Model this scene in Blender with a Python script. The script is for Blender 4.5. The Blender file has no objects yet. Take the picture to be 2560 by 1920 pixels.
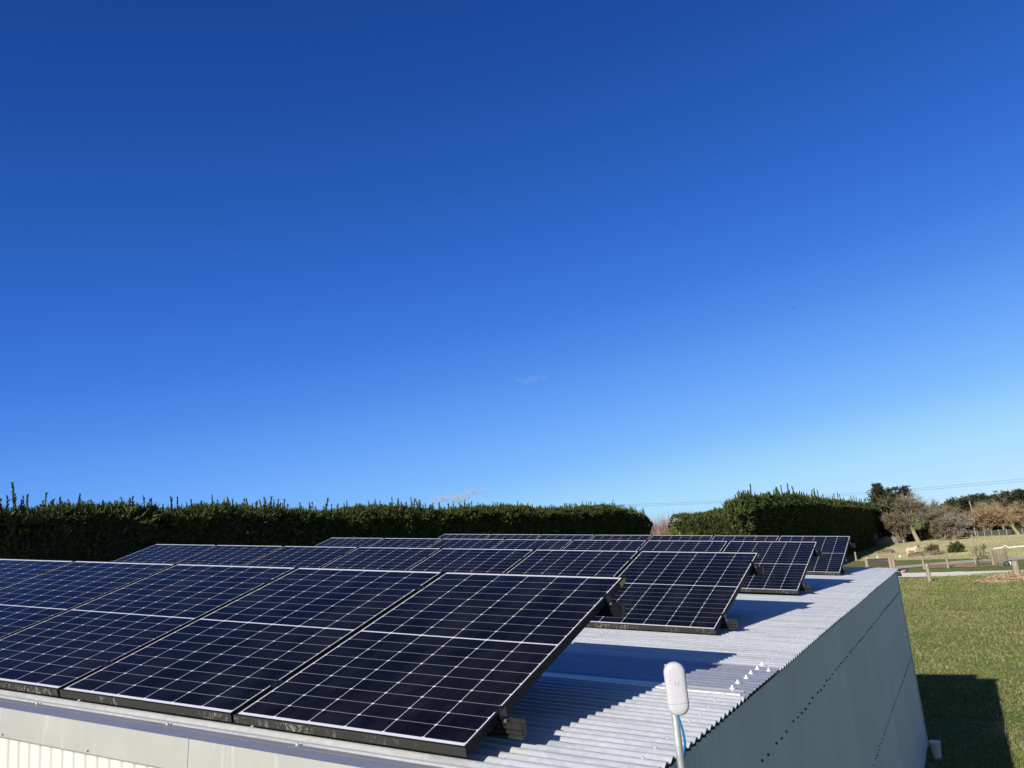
import bpy, bmesh, math, random
import numpy as np
from mathutils import Matrix, Vector, noise

# ------------------------------------------------------------------ camera, sky, sun, exposure
S = bpy.context.scene
COL = S.collection
GZ = -2.906                                   # ground level (the shed roof near the camera is about z = 0)
FPX = 2090.57                                 # focal length in pixels of the 2560 px wide picture
CAM = Vector((1.67115, -2.66719, 0.63433))
RIGHT = Vector((0.87893518, 0.46796089, -0.09211701))
DOWN = Vector((-0.17588586, 0.13850155, -0.97461864))
FWD = Vector((-0.44332506, 0.87282869, 0.20404159))
cd = bpy.data.cameras.new('camera')
cam = bpy.data.objects.new('camera', cd)
COL.objects.link(cam)
m = Matrix.Identity(4)
for i in range(3):
    m[i][0] = RIGHT[i]; m[i][1] = -DOWN[i]; m[i][2] = -FWD[i]; m[i][3] = CAM[i]
cam.matrix_world = m
cd.sensor_fit = 'HORIZONTAL'; cd.sensor_width = 36.0
cd.lens = FPX / 2560 * 36.0
cd.clip_start = 0.05; cd.clip_end = 9000
S.camera = cam

SUN_DIR = Vector((0.4046, 2.1866, -1.0)).normalized()      # the way the light travels
SUN_EL = math.asin(-SUN_DIR.z)
W = bpy.data.worlds.new('World'); S.world = W; W.use_nodes = True
nt = W.node_tree; nt.nodes.clear()
wo = nt.nodes.new('ShaderNodeOutputWorld'); bg = nt.nodes.new('ShaderNodeBackground')
sky = nt.nodes.new('ShaderNodeTexSky'); sky.sky_type = 'NISHITA'; sky.sun_disc = False
sky.sun_elevation = SUN_EL
sky.sun_rotation = math.atan2(-SUN_DIR.x, -SUN_DIR.y)      # 0 = +Y, clockwise towards +X
sky.altitude = 0; sky.air_density = 1.0; sky.dust_density = 0.25; sky.ozone_density = 2.6
def wn_(kind, **kw):
    n = nt.nodes.new(kind)
    for k, v in kw.items(): setattr(n, k, v)
    return n
# clear deep blue sky on the side away from the sun (graded by direction), the Nishita sky round the sun behind the camera
tcw = wn_('ShaderNodeTexCoord')
def dotw(vec):
    n = wn_('ShaderNodeVectorMath', operation='DOT_PRODUCT'); n.inputs[1].default_value = vec
    nt.links.new(tcw.outputs['Generated'], n.inputs[0]); return n.outputs['Value']
mr = wn_('ShaderNodeMapRange'); mr.inputs['From Min'].default_value = -.1; mr.inputs['From Max'].default_value = 1.0
nt.links.new(dotw((-.075, -.075, 1.0)), mr.inputs['Value'])
cr = wn_('ShaderNodeValToRGB'); el = cr.color_ramp.elements
SKY = [(-.06, (.56, .82, 1.0)), (-.03, (.47, .765, 1.0)), (0.0, (.40, .715, .99)), (.02, (.345, .665, .98)), (.045, (.27, .57, .98)), (.07, (.212, .49, .975)), (.10, (.172, .425, .96)), (.14, (.126, .351, .91)), (.19, (.081, .2675, .82)),
       (.25, (.050, .196, .724)), (.32, (.0325, .146, .61)), (.40, (.0225, .112, .478)), (.50, (.0142, .0797, .376)), (.62, (.0092, .0546, .272)), (.80, (.0075, .044, .235)), (1.0, (.010, .050, .25))]
while len(el) < len(SKY): el.new(.5)
for e_, (p_, c_) in zip(el, SKY): e_.position = (p_ + .1) / 1.1; e_.color = (*c_, 1)
nt.links.new(mr.outputs[0], cr.inputs['Fac'])
ms = wn_('ShaderNodeMapRange'); ms.interpolation_type = 'SMOOTHSTEP'; ms.inputs['From Min'].default_value = .15; ms.inputs['From Max'].default_value = .85
nt.links.new(dotw(tuple(-SUN_DIR)), ms.inputs['Value'])
sk = wn_('ShaderNodeMix', data_type='RGBA', blend_type='MULTIPLY'); sk.inputs[0].default_value = 1.0
nt.links.new(sky.outputs[0], sk.inputs[6]); sk.inputs[7].default_value = (.07, .07, .07, 1)
mx = wn_('ShaderNodeMix', data_type='RGBA'); nt.links.new(ms.outputs[0], mx.inputs[0])
nt.links.new(cr.outputs[0], mx.inputs[6]); nt.links.new(sk.outputs[2], mx.inputs[7])
nt.links.new(mx.outputs[2], bg.inputs['Color']); nt.links.new(bg.outputs[0], wo.inputs['Surface'])
bg.inputs['Strength'].default_value = 0.7071
ld = bpy.data.lights.new('sun', 'SUN'); ld.energy = 4.9; ld.angle = math.radians(0.53); ld.color = (1.0, 0.955, 0.88)
lo = bpy.data.objects.new('sun', ld); COL.objects.link(lo)
lo.rotation_euler = SUN_DIR.to_track_quat('-Z', 'Y').to_euler()
lo.location = (-10, -40, 30)
S.view_settings.view_transform = 'Standard'; S.view_settings.look = 'None'
S.view_settings.gamma = 1.0; S.view_settings.exposure = 0.5; S.view_settings.use_curve_mapping = False
S.render.engine = 'CYCLES'

# ------------------------------------------------------------------ helpers
def at(u, v, z=GZ):
    """where the sight line of photo pixel (u, v) meets the level z"""
    d = RIGHT * ((u - 1280) / FPX) + DOWN * ((v - 960) / FPX) + FWD
    return CAM + d * ((z - CAM.z) / d.z)

def at_y(u, v, y):
    d = RIGHT * ((u - 1280) / FPX) + DOWN * ((v - 960) / FPX) + FWD
    return CAM + d * ((y - CAM.y) / d.y)

def tag(o, label=None, cat=None, group=None, kind=None):
    if label: o['label'] = label
    if cat: o['category'] = cat
    if group: o['group'] = group
    if kind: o['kind'] = kind
    return o

def thing(name, label, cat, loc=(0, 0, 0), rot=None, group=None):
    o = bpy.data.objects.new(name, None); COL.objects.link(o)
    o.empty_display_size = 0.1
    if rot is not None: o.matrix_world = Matrix.Translation(loc) @ rot
    else: o.location = loc
    return tag(o, label, cat, group)

def link(name, me, mat, parent=None):
    if mat is not None and len(me.materials) == 0: me.materials.append(mat)
    o = bpy.data.objects.new(name, me); COL.objects.link(o)
    if parent is not None: o.parent = parent
    return o

class MB:
    """collects shapes and links them as one mesh object"""
    def __init__(s): s.v = []; s.f = []; s.smooth = []
    def add(s, vs, fs, smooth=False):
        b = len(s.v); s.v += [tuple(x) for x in vs]; s.f += [tuple(b + i for i in f) for f in fs]
        s.smooth += [smooth] * len(fs)
    def box(s, x0, x1, y0, y1, z0, z1, M=None):
        vs = [Vector((x, y, z)) for z in (z0, z1) for y in (y0, y1) for x in (x0, x1)]
        if M is not None: vs = [M @ v for v in vs]
        s.add(vs, [(0, 2, 3, 1), (4, 5, 7, 6), (0, 1, 5, 4), (2, 6, 7, 3), (0, 4, 6, 2), (1, 3, 7, 5)])
    def tube(s, pts, rs, n=8, cap=True):
        pts = [Vector(p) for p in pts]
        if not isinstance(rs, (list, tuple)): rs = [rs] * len(pts)
        rings = []; up = None
        for i, p in enumerate(pts):
            d = (pts[min(i + 1, len(pts) - 1)] - pts[max(i - 1, 0)]).normalized()
            if up is None:
                up = Vector((0, 0, 1)) if abs(d.z) < .9 else Vector((1, 0, 0))
            a = d.cross(up).normalized(); b = a.cross(d).normalized(); up = b
            rings.append([p + (a * math.cos(t) + b * math.sin(t)) * rs[i] for t in [2 * math.pi * k / n for k in range(n)]])
        vs = [v for r in rings for v in r]; fs = []
        for i in range(len(pts) - 1):
            for k in range(n):
                fs.append((i * n + k, i * n + (k + 1) % n, (i + 1) * n + (k + 1) % n, (i + 1) * n + k))
        s.add(vs, fs, n > 5)
        if cap:
            s.add(rings[0], [tuple(reversed(range(n)))]); s.add(rings[-1], [tuple(range(n))])
    def blob(s, c, r, seg=10, ring=7, jit=0.0, rng=None):
        c = Vector(c); vs = []; fs = []
        for i in range(ring + 1):
            ph = math.pi * i / ring
            for k in range(seg):
                th = 2 * math.pi * k / seg
                d = Vector((math.sin(ph) * math.cos(th), math.sin(ph) * math.sin(th), math.cos(ph)))
                q = 1 + (jit * noise.noise(d * 1.7 + c * 3.1) if jit else 0)
                vs.append(c + Vector((d.x * r[0], d.y * r[1], d.z * r[2])) * q)
        for i in range(ring):
            for k in range(seg):
                fs.append((i * seg + k, (i + 1) * seg + k, (i + 1) * seg + (k + 1) % seg, i * seg + (k + 1) % seg))
        s.add(vs, fs, True)
    def mesh(s, name):
        me = bpy.data.meshes.new(name); me.from_pydata(s.v, [], s.f); me.update()
        if any(s.smooth): me.polygons.foreach_set('use_smooth', s.smooth)
        return me
    def build(s, name, mat, parent=None, bevel=0):
        o = link(name, s.mesh(name), mat, parent)
        if bevel:
            b = o.modifiers.new('bevel', 'BEVEL'); b.width = bevel; b.segments = 2; b.limit_method = 'ANGLE'
        return o

def np_mesh(name, V, nper):
    """V: (N*nper, 3) vertices of separate polygons with nper corners each"""
    n = len(V) // nper
    me = bpy.data.meshes.new(name)
    me.vertices.add(len(V)); me.vertices.foreach_set('co', np.ascontiguousarray(V, dtype=np.float32).ravel())
    me.loops.add(len(V)); me.loops.foreach_set('vertex_index', np.arange(len(V), dtype=np.int32))
    me.polygons.add(n); me.polygons.foreach_set('loop_start', np.arange(0, len(V), nper, dtype=np.int32))
    me.polygons.foreach_set('loop_total', np.full(n, nper, dtype=np.int32))
    me.update(calc_edges=True)
    return me

# ------------------------------------------------------------------ materials
def new_mat(name):
    mt = bpy.data.materials.new(name); mt.use_nodes = True
    return mt, mt.node_tree, mt.node_tree.nodes['Principled BSDF']

def mk(nt, kind, **kw):
    n = nt.nodes.new(kind)
    for k, v in kw.items():
        if k in n.inputs.keys(): n.inputs[k].default_value = v
        else: setattr(n, k, v)
    return n

def math_n(nt, op, a, b=None, c=None):
    n = nt.nodes.new('ShaderNodeMath'); n.operation = op
    for i, x in enumerate((a, b, c)):
        if x is None: continue
        if hasattr(x, 'links'): nt.links.new(x, n.inputs[i])
        else: n.inputs[i].default_value = x
    return n.outputs[0]

def ramp(nt, fac, stops):
    r = nt.nodes.new('ShaderNodeValToRGB'); nt.links.new(fac, r.inputs['Fac'])
    e = r.color_ramp.elements
    while len(e) < len(stops): e.new(0.5)
    for el, (p, c) in zip(e, stops):
        el.position = p; el.color = (*c, 1) if len(c) == 3 else c
    return r.outputs['Color']

def coords(nt, scale=(1, 1, 1), kind='Object', objrand=False):
    tc = nt.nodes.new('ShaderNodeTexCoord'); mp = nt.nodes.new('ShaderNodeMapping')
    mp.inputs['Scale'].default_value = scale
    nt.links.new(tc.outputs[kind], mp.inputs['Vector'])
    if objrand:
        oi = nt.nodes.new('ShaderNodeObjectInfo')
        nt.links.new(oi.outputs['Location'], mp.inputs['Location'])
    return mp.outputs[0]

def noise_n(nt, vec, scale, detail=4, rough=.55, dist=0):
    n = nt.nodes.new('ShaderNodeTexNoise'); n.inputs['Scale'].default_value = scale
    n.inputs['Detail'].default_value = detail; n.inputs['Roughness'].default_value = rough
    n.inputs['Distortion'].default_value = dist
    nt.links.new(vec, n.inputs['Vector'])
    return n.outputs['Fac']

def mix_c(nt, fac, a, b, mode='MIX'):
    n = nt.nodes.new('ShaderNodeMix'); n.data_type = 'RGBA'; n.blend_type = mode
    if hasattr(fac, 'links'): nt.links.new(fac, n.inputs[0])
    else: n.inputs[0].default_value = fac
    for i, x in ((6, a), (7, b)):
        if hasattr(x, 'links'): nt.links.new(x, n.inputs[i])
        else: n.inputs[i].default_value = (*x, 1)
    return n.outputs[2]

def bump(nt, bs, h, strength, dist=.01):
    b = nt.nodes.new('ShaderNodeBump'); b.inputs['Strength'].default_value = strength
    b.inputs['Distance'].default_value = dist
    nt.links.new(h, b.inputs['Height']); nt.links.new(b.outputs[0], bs.inputs['Normal'])

def simple(name, c1, c2=None, scale=6, rough=.6, metal=0, bmp=0, sc=(1, 1, 1), lo=.35, hi=.65, kind='Object', spec=None):
    mt, nt, bs = new_mat(name)
    v = coords(nt, sc, kind); f = noise_n(nt, v, scale, 6, .6)
    c = ramp(nt, f, [(lo, c1), (hi, c2 or c1)])
    nt.links.new(c, bs.inputs['Base Color'])
    bs.inputs['Roughness'].default_value = rough; bs.inputs['Metallic'].default_value = metal
    if spec is not None: bs.inputs['Specular IOR Level'].default_value = spec
    if bmp: bump(nt, bs, f, bmp)
    return mt

def roof_mat(name, base, dark, metal, rough):
    mt, nt, bs = new_mat(name)
    v = coords(nt, (.6, 6, 1)); f = noise_n(nt, v, 2.2, 6, .65)
    v2 = coords(nt, (1, 1, 1)); g = noise_n(nt, v2, 38, 3, .7)
    v3 = coords(nt, (.25, 1.6, 1)); h = noise_n(nt, v3, 3.3, 3, .5)
    c = ramp(nt, f, [(.3, dark), (.52, base), (.75, tuple(min(1, x * 1.12) for x in base))])
    c = mix_c(nt, .12, c, ramp(nt, g, [(.35, (.32, .33, .35)), (.65, (.85, .85, .86))]), 'MIX')
    lich = math_n(nt, 'MULTIPLY', ramp(nt, noise_n(nt, v2, 9, 6, .75), [(.60, (0, 0, 0)), (.74, (1, 1, 1))]), ramp(nt, h, [(.5, (0, 0, 0)), (.62, (.8, .8, .8))]))
    c = mix_c(nt, lich, c, (.62, .56, .40))
    nt.links.new(c, bs.inputs['Base Color'])
    bs.inputs['Metallic'].default_value = metal
    r = ramp(nt, g, [(.3, (rough - .07,) * 3), (.7, (rough + .08,) * 3)])
    nt.links.new(r, bs.inputs['Roughness'])
    bump(nt, bs, g, .12, .002)
    return mt

M = {}
M['roof'] = roof_mat('galvanised_roofing', (.64, .645, .64), (.44, .45, .46), .42, .42)
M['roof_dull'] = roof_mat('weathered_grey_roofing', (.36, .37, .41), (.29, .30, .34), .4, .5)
def flash_mat():
    mt, nt, bs = new_mat('flashing_steel'); v = coords(nt, (1, 1, .6)); v2 = coords(nt, (3.5, 1, .35))
    c = ramp(nt, noise_n(nt, v, 2.2, 5, .6), [(.3, (.42, .415, .41)), (.7, (.53, .52, .51))])
    c = mix_c(nt, ramp(nt, noise_n(nt, v2, 7, 4, .7), [(.58, (0, 0, 0)), (.75, (.45, .45, .45))]), c, (.70, .69, .67))
    c = mix_c(nt, ramp(nt, noise_n(nt, v, 30, 3, .6), [(.66, (0, 0, 0)), (.78, (.5, .5, .5))]), c, (.22, .215, .21))
    nt.links.new(c, bs.inputs['Base Color']); bs.inputs['Metallic'].default_value = .5; bs.inputs['Roughness'].default_value = .46
    return mt
M['cream'] = simple('cream_cladding', (.50, .495, .465), (.56, .555, .52), 2.2, .42, 0, 0, (1, 1, .25))
M['flash'] = flash_mat()
M['screw'] = simple('screw_zinc', (.34, .35, .37), (.42, .43, .45), 60, .55, .1)
M['screw_wall'] = simple('screw_dark', (.035, .04, .045), (.06, .065, .07), 60, .4, .3)
M['washer'] = simple('washer_white', (.82, .83, .84), (.9, .9, .9), 60, .4)
M['lip'] = simple('clear_lap_strip', (.70, .66, .50), (.80, .77, .64), 20, .35, .1)
M['foam_shade'] = simple('foam_and_eave_shade', (.012, .013, .016), (.02, .02, .024), 14, .9)  # near-black, with the shade under the roof edge put into the colour
M['black_alu'] = simple('black_aluminium', (.016, .016, .015), (.030, .029, .027), 20, .5, 0, spec=.3)
M['clamp'] = simple('clamp_black', (.012, .012, .013), (.022, .022, .024), 30, .35, .5)
M['bolt'] = simple('bolt_steel', (.7, .7, .72), (.8, .8, .8), 40, .25, .9)
M['yellow'] = simple('yellow_sticker', (.36, .34, .02), (.46, .43, .04), 60, .5)

# panel frame: black anodised, weathered smudges and a lighter base on the low front edge
mt, nt, bs = new_mat('panel_frame_black')
v = coords(nt, (1, 1, 1), objrand=True)
tc = mk(nt, 'ShaderNodeTexCoord'); sp = mk(nt, 'ShaderNodeSeparateXYZ'); nt.links.new(tc.outputs['Object'], sp.inputs[0])
lowedge = math_n(nt, 'LESS_THAN', sp.outputs['Y'], 0.0006)
belowlip = math_n(nt, 'LESS_THAN', sp.outputs['Z'], -0.004)
big = ramp(nt, noise_n(nt, v, 3.1, 3, .5), [(.46, (0, 0, 0)), (.6, (1, 1, 1))])
vs_ = coords(nt, (1, 1, .45), objrand=True)
fine = ramp(nt, noise_n(nt, vs_, 85, 5, .75), [(.52, (0, 0, 0)), (.62, (1, 1, 1))])
d1 = math_n(nt, 'MULTIPLY', big, fine)
d1 = math_n(nt, 'MULTIPLY', math_n(nt, 'MULTIPLY', d1, lowedge), math_n(nt, 'MULTIPLY', belowlip, .62))
base = mix_c(nt, ramp(nt, noise_n(nt, v, 14, 4, .6), [(.4, (0, 0, 0)), (.7, (1, 1, 1))]), (.0065, .0065, .0065), (.013, .013, .012))
base = mix_c(nt, lowedge, base, (.030, .030, .027))
nt.links.new(mix_c(nt, d1, base, (.36, .34, .29)), bs.inputs['Base Color'])
bs.inputs['Metallic'].default_value = 0; bs.inputs['Roughness'].default_value = .6; bs.inputs['Specular IOR Level'].default_value = .12
M['frame'] = mt

PW, PH, PITCH = 1.120, 1.709, 1.1371
BORD = 0.0155
# solar laminate: half cells between white gaps, under glass
mt, nt, bs = new_mat('solar_cells')
tc = mk(nt, 'ShaderNodeTexCoord'); sp = mk(nt, 'ShaderNodeSeparateXYZ'); nt.links.new(tc.outputs['Object'], sp.inputs[0])
CB = 0.0165; CY = 0.030; MG = 0.009
pxx = (PW - 2 * CB) / 6; pyy = (PH / 2 - CY - MG / 2) / 9
xx = math_n(nt, 'ADD', sp.outputs['X'], PW / 2 - CB)
yy = math_n(nt, 'SUBTRACT', math_n(nt, 'ABSOLUTE', math_n(nt, 'SUBTRACT', sp.outputs['Y'], PH / 2)), MG / 2)
dx = math_n(nt, 'PINGPONG', xx, pxx / 2); dy = math_n(nt, 'PINGPONG', yy, pyy / 2)
l1 = math_n(nt, 'LESS_THAN', dx, .00115); l2 = math_n(nt, 'LESS_THAN', dy, .0014)
l3 = math_n(nt, 'LESS_THAN', math_n(nt, 'ADD', dx, dy), .0082)
mid = math_n(nt, 'LESS_THAN', yy, 0.0)
ox = math_n(nt, 'GREATER_THAN', math_n(nt, 'ABSOLUTE', sp.outputs['X']), PW / 2 - CB)
oy = math_n(nt, 'GREATER_THAN', yy, PH / 2 - CY - MG / 2)
w = l1
for q in (l3, mid, ox, oy): w = math_n(nt, 'MAXIMUM', w, q)
cx_ = math_n(nt, 'FLOOR', math_n(nt, 'DIVIDE', xx, pxx)); cy_ = math_n(nt, 'FLOOR', math_n(nt, 'DIVIDE', sp.outputs['Y'], pyy))
cmb = mk(nt, 'ShaderNodeCombineXYZ'); nt.links.new(cx_, cmb.inputs[0]); nt.links.new(cy_, cmb.inputs[1])
oi = mk(nt, 'ShaderNodeObjectInfo'); nt.links.new(math_n(nt, 'MULTIPLY', oi.outputs['Random'], 50.0), cmb.inputs[2])
wn = mk(nt, 'ShaderNodeTexWhiteNoise'); nt.links.new(cmb.outputs[0], wn.inputs['Vector'])
cell = mix_c(nt, wn.outputs['Value'], (.0030, .0030, .0048), (.0046, .0047, .0080))
c = mix_c(nt, math_n(nt, 'MULTIPLY', l2, .28), cell, (.75, .75, .78))
c = mix_c(nt, w, c, (.56, .56, .60))
dust = ramp(nt, noise_n(nt, coords(nt, (1, 1, 1), objrand=True), 160, 3, .7), [(.66, (0, 0, 0)), (.76, (1, 1, 1))])
c = mix_c(nt, math_n(nt, 'MULTIPLY', dust, .05), c, (.5, .46, .4))
smear = ramp(nt, noise_n(nt, coords(nt, (1.6, .5, 1), objrand=True), 3.5, 5, .65), [(.42, (0, 0, 0)), (.72, (1, 1, 1))])
c = mix_c(nt, math_n(nt, 'MULTIPLY', smear, .016), c, (.50, .50, .48))
nt.links.new(c, bs.inputs['Base Color'])
bs.inputs['Roughness'].default_value = .13; bs.inputs['IOR'].default_value = 1.155
bump(nt, bs, noise_n(nt, coords(nt), 2.2, 1, .4), .03, .002)
M['cells'] = mt

def lawn_mat(name, g1, g2, straw, s, strawlo, strawhi, stretch=(1, 1, 1)):
    mt, nt, bs = new_mat(name)
    v = coords(nt, stretch)
    a = noise_n(nt, v, s, 8, .7); b = noise_n(nt, v, s * .13, 5, .6); c_ = noise_n(nt, v, s * 9, 4, .75)
    d = noise_n(nt, v, s * .9, 6, .7, .6)
    c = ramp(nt, b, [(.35, g1), (.65, g2)])
    c = mix_c(nt, ramp(nt, a, [(strawlo, (0, 0, 0)), (strawhi, (.85, .85, .85))]), c, straw)
    c = mix_c(nt, ramp(nt, d, [(.60, (0, 0, 0)), (.78, (.4, .4, .4))]), c, tuple(x * .7 for x in g1))
    c = mix_c(nt, .55, c, ramp(nt, c_, [(.3, (.25, .25, .25)), (.72, (.95, .95, .95))]), 'OVERLAY')
    nt.links.new(c, bs.inputs['Base Color'])
    bs.inputs['Roughness'].default_value = 1.0; bs.inputs['Specular IOR Level'].default_value = 0.0
    bump(nt, bs, c_, .9, .05)
    return mt
M['lawn'] = lawn_mat('lawn_grass', (.105, .15, .036), (.17, .18, .062), (.29, .25, .13), 2.4, .47, .74)
M['paddock'] = lawn_mat('paddock_grass', (.27, .25, .115), (.43, .37, .22), (.56, .48, .31), .9, .36, .60, (.35, 1, 1))

def leaf_mat(name, c1, c2, c3, rough=.65, pat=None):
    mt, nt, bs = new_mat(name)
    geo = mk(nt, 'ShaderNodeNewGeometry')
    v = coords(nt); f = noise_n(nt, v, 1.3, 3, .6)
    c = ramp(nt, geo.outputs['Random Per Island'], [(0, c1), (.6, c2), (1, c3)])
    c = mix_c(nt, ramp(nt, f, [(.35, (0, 0, 0)), (.7, (.7, .7, .7))]), c, tuple(.5 * (a + b) for a, b in zip(c2, c3)))
    if pat:
        g = noise_n(nt, v, pat[0], 3, .6)
        c = mix_c(nt, ramp(nt, g, [(.42, (0, 0, 0)), (.60, (pat[2],) * 3)]), c, pat[1])
    nt.links.new(c, bs.inputs['Base Color'])
    bs.inputs['Roughness'].default_value = rough; bs.inputs['Specular IOR Level'].default_value = .08
    return mt
M['hedge'] = leaf_mat('hedge_needles', (.017, .028, .008), (.044, .060, .016), (.095, .112, .036))
M['hedge_light'] = leaf_mat('light_shrub_leaves', (.06, .075, .018), (.105, .115, .03), (.15, .15, .05))
M['hedge_core'] = simple('hedge_inner_shade', (.010, .012, .006), (.018, .02, .009), 3, .95)  # near-black colour carries the shade inside the foliage
M['pine'] = leaf_mat('pine_needles', (.016, .022, .012), (.036, .042, .022), (.065, .062, .032))
M['scrub'] = leaf_mat('scrub_leaves', (.06, .058, .024), (.10, .09, .042), (.14, .12, .055))
M['bark'] = simple('bark_grey', (.11, .085, .06), (.21, .175, .12), 9, .9, 0, .4)
M['bark_lichen'] = simple('bark_yellow_lichen', (.17, .145, .08), (.30, .26, .14), 7, .9, 0, .4)
M['twig_brown'] = leaf_mat('twigs_brown', (.085, .068, .042), (.145, .12, .075), (.22, .19, .115), .9)
M['twig_grey'] = leaf_mat('twigs_grey', (.12, .10, .08), (.19, .165, .13), (.28, .25, .20), .9)
M['twig_orange'] = leaf_mat('twigs_orange', (.16, .105, .055), (.25, .175, .10), (.34, .25, .15), .9)
M['twig_red'] = leaf_mat('twigs_red', (.20, .11, .10), (.28, .17, .15), (.36, .25, .22), .9)
M['wood'] = simple('weathered_post', (.19, .155, .11), (.32, .27, .19), 8, .9, 0, .3, (3, 3, .5))
M['wood_dark'] = simple('dark_timber', (.035, .028, .026), (.075, .06, .05), 6, .85, 0, .3, (.5, 3, 3))
M['wire'] = simple('fence_wire', (.26, .26, .26), (.36, .36, .36), 5, .6, .2)
M['gravel'] = simple('pale_gravel', (.66, .61, .52), (.82, .76, .66), 14, 1, 0, .5, spec=0)
M['path'] = simple('grey_dirt_track', (.34, .31, .25), (.46, .42, .34), 3, 1, 0, .4, spec=0)
M['mulch'] = simple('bark_mulch', (.22, .15, .09), (.40, .29, .19), 9, 1, 0, .8, spec=0)
M['plastic'] = simple('white_plastic', (.42, .41, .445), (.435, .425, .46), 3, .28)
M['plastic_line'] = simple('plastic_seam', (.24, .24, .28), (.27, .27, .31), 3, .35)
M['galv'] = simple('galvanised_tube', (.34, .35, .34), (.66, .67, .66), 22, .4, .55, .15, (1, 1, .5), .3, .7)
M['cable'] = simple('blue_cable', (.012, .16, .46), (.016, .19, .52), 30, .35)
M['bucket'] = simple('bucket_plastic', (.66, .67, .70), (.74, .75, .78), 8, .4)
M['wool'] = simple('tan_fleece', (.50, .36, .22), (.66, .50, .33), 9, .95, 0, .6)
M['wool_dark'] = simple('brown_fleece', (.10, .055, .035), (.17, .10, .06), 9, .95)
M['stone'] = simple('pale_stone', (.50, .48, .44), (.66, .64, .60), 5, .9, 0, .4)
M['house'] = simple('house_wall', (.62, .52, .42), (.72, .62, .52), 3, .8)
M['roof_tile'] = simple('house_roof', (.16, .13, .12), (.2, .17, .15), 4, .8)
M['pane'] = simple('window_pane', (.03, .035, .04), (.05, .055, .06), 3, .15)
M['netting'] = simple('green_netting', (.045, .06, .05), (.07, .09, .075), 6, .8)
M['antenna'] = simple('aerial_metal', (.42, .40, .38), (.55, .52, .48), 6, .45, .4)
M['cloth_red'] = simple('faded_red_plastic', (.38, .12, .09), (.45, .18, .14), 6, .7)
M['dark_plastic'] = simple('dark_green_plastic', (.02, .035, .04), (.03, .05, .055), 6, .5)
M['bird'] = simple('bird_dark', (.02, .02, .02), (.04, .035, .03), 6, .8)

# ------------------------------------------------------------------ the ground
def sheet(name, pts, z, mat, label=None):
    mb = MB(); mb.add([(p[0], p[1], z) for p in pts], [tuple(range(len(pts)))])
    o = mb.build(name, mat); o['kind'] = 'structure'
    return o
sheet('lawn', [(-2500, -600), (2500, -600), (2500, 4000), (-2500, 4000)], GZ, M['lawn'])

def wob(a, b, n, amp, seed):
    rng = random.Random(seed); a = Vector(a); b = Vector(b); d = (b - a); nrm = Vector((-d.y, d.x, 0)).normalized()
    return [a + d * (i / n) + nrm * (amp * noise.noise(Vector((i * .7, seed, 0)))) for i in range(n + 1)]
# paddock of dry grass between the driveway and the trees
pa = at(2080, 1405); pb = at(2600, 1392)
dpa = (pb - pa).normalized()
near = [q for q in wob(pa - dpa * 8, pb + dpa * 60, 40, 1.6, 3) if q.x > -9.0]  # stops short of the hedge's shadow strip, where darker lawn deepens the shade
sheet('paddock', [tuple(p) for p in near] + [(120, 172, 0), (-8.6, 190, 0)], GZ + .004, M['paddock'])
# gravel driveway
n0, n1 = Vector(at(2245, 1443)), Vector(at(2560, 1438)); f0, f1 = Vector(at(2250, 1433)), Vector(at(2560, 1425.5))
dn = n1 - n0; df = f1 - f0
ea = wob(n0 - dn * .8, n1 + dn * 6, 90, .35, 5); eb = wob(f0 - df * .8, f1 + df * 6, 90, .35, 9)
mb = MB(); mb.add([(p.x, p.y, GZ + .008) for p in ea] + [(p.x, p.y, GZ + .008) for p in eb],
                  [(i, i + 1, 91 + i + 1, 91 + i) for i in range(90)])
o = mb.build('driveway', M['gravel']); o['kind'] = 'structure'
# far grey track
tp = [(2160, 1427), (2235, 1419), (2308, 1412.5), (2374, 1407), (2440, 1402), (2500, 1398), (2560, 1395)]
lo_ = [at(u, v + 3.6) for u, v in tp]; hi_ = [at(u, v - 3.0) for u, v in tp]
mb = MB(); mb.add([(p.x, p.y, GZ + .008) for p in lo_ + hi_], [(i, i + 1, 7 + i + 1, 7 + i) for i in range(6)])
o = mb.build('dirt_track', M['path']); o['kind'] = 'structure'
# planting bed along the track
rng = random.Random(4)
bp = [(2312, 1421.5), (2345, 1421), (2380, 1419), (2420, 1419.5), (2450, 1418), (2490, 1415), (2513, 1413)]
bt = [(2312, 1414), (2345, 1413.5), (2380, 1413), (2420, 1411.5), (2450, 1409.5), (2490, 1407), (2513, 1406)]
mb = MB(); mb.add([(*at(u, v)[:2], GZ + .03) for u, v in bp] + [(*at(u, v)[:2], GZ + .10) for u, v in bt],
                  [(i, i + 1, 7 + i + 1, 7 + i) for i in range(6)])
o = mb.build('mulch_bed', M['mulch']); o['kind'] = 'structure'

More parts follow.
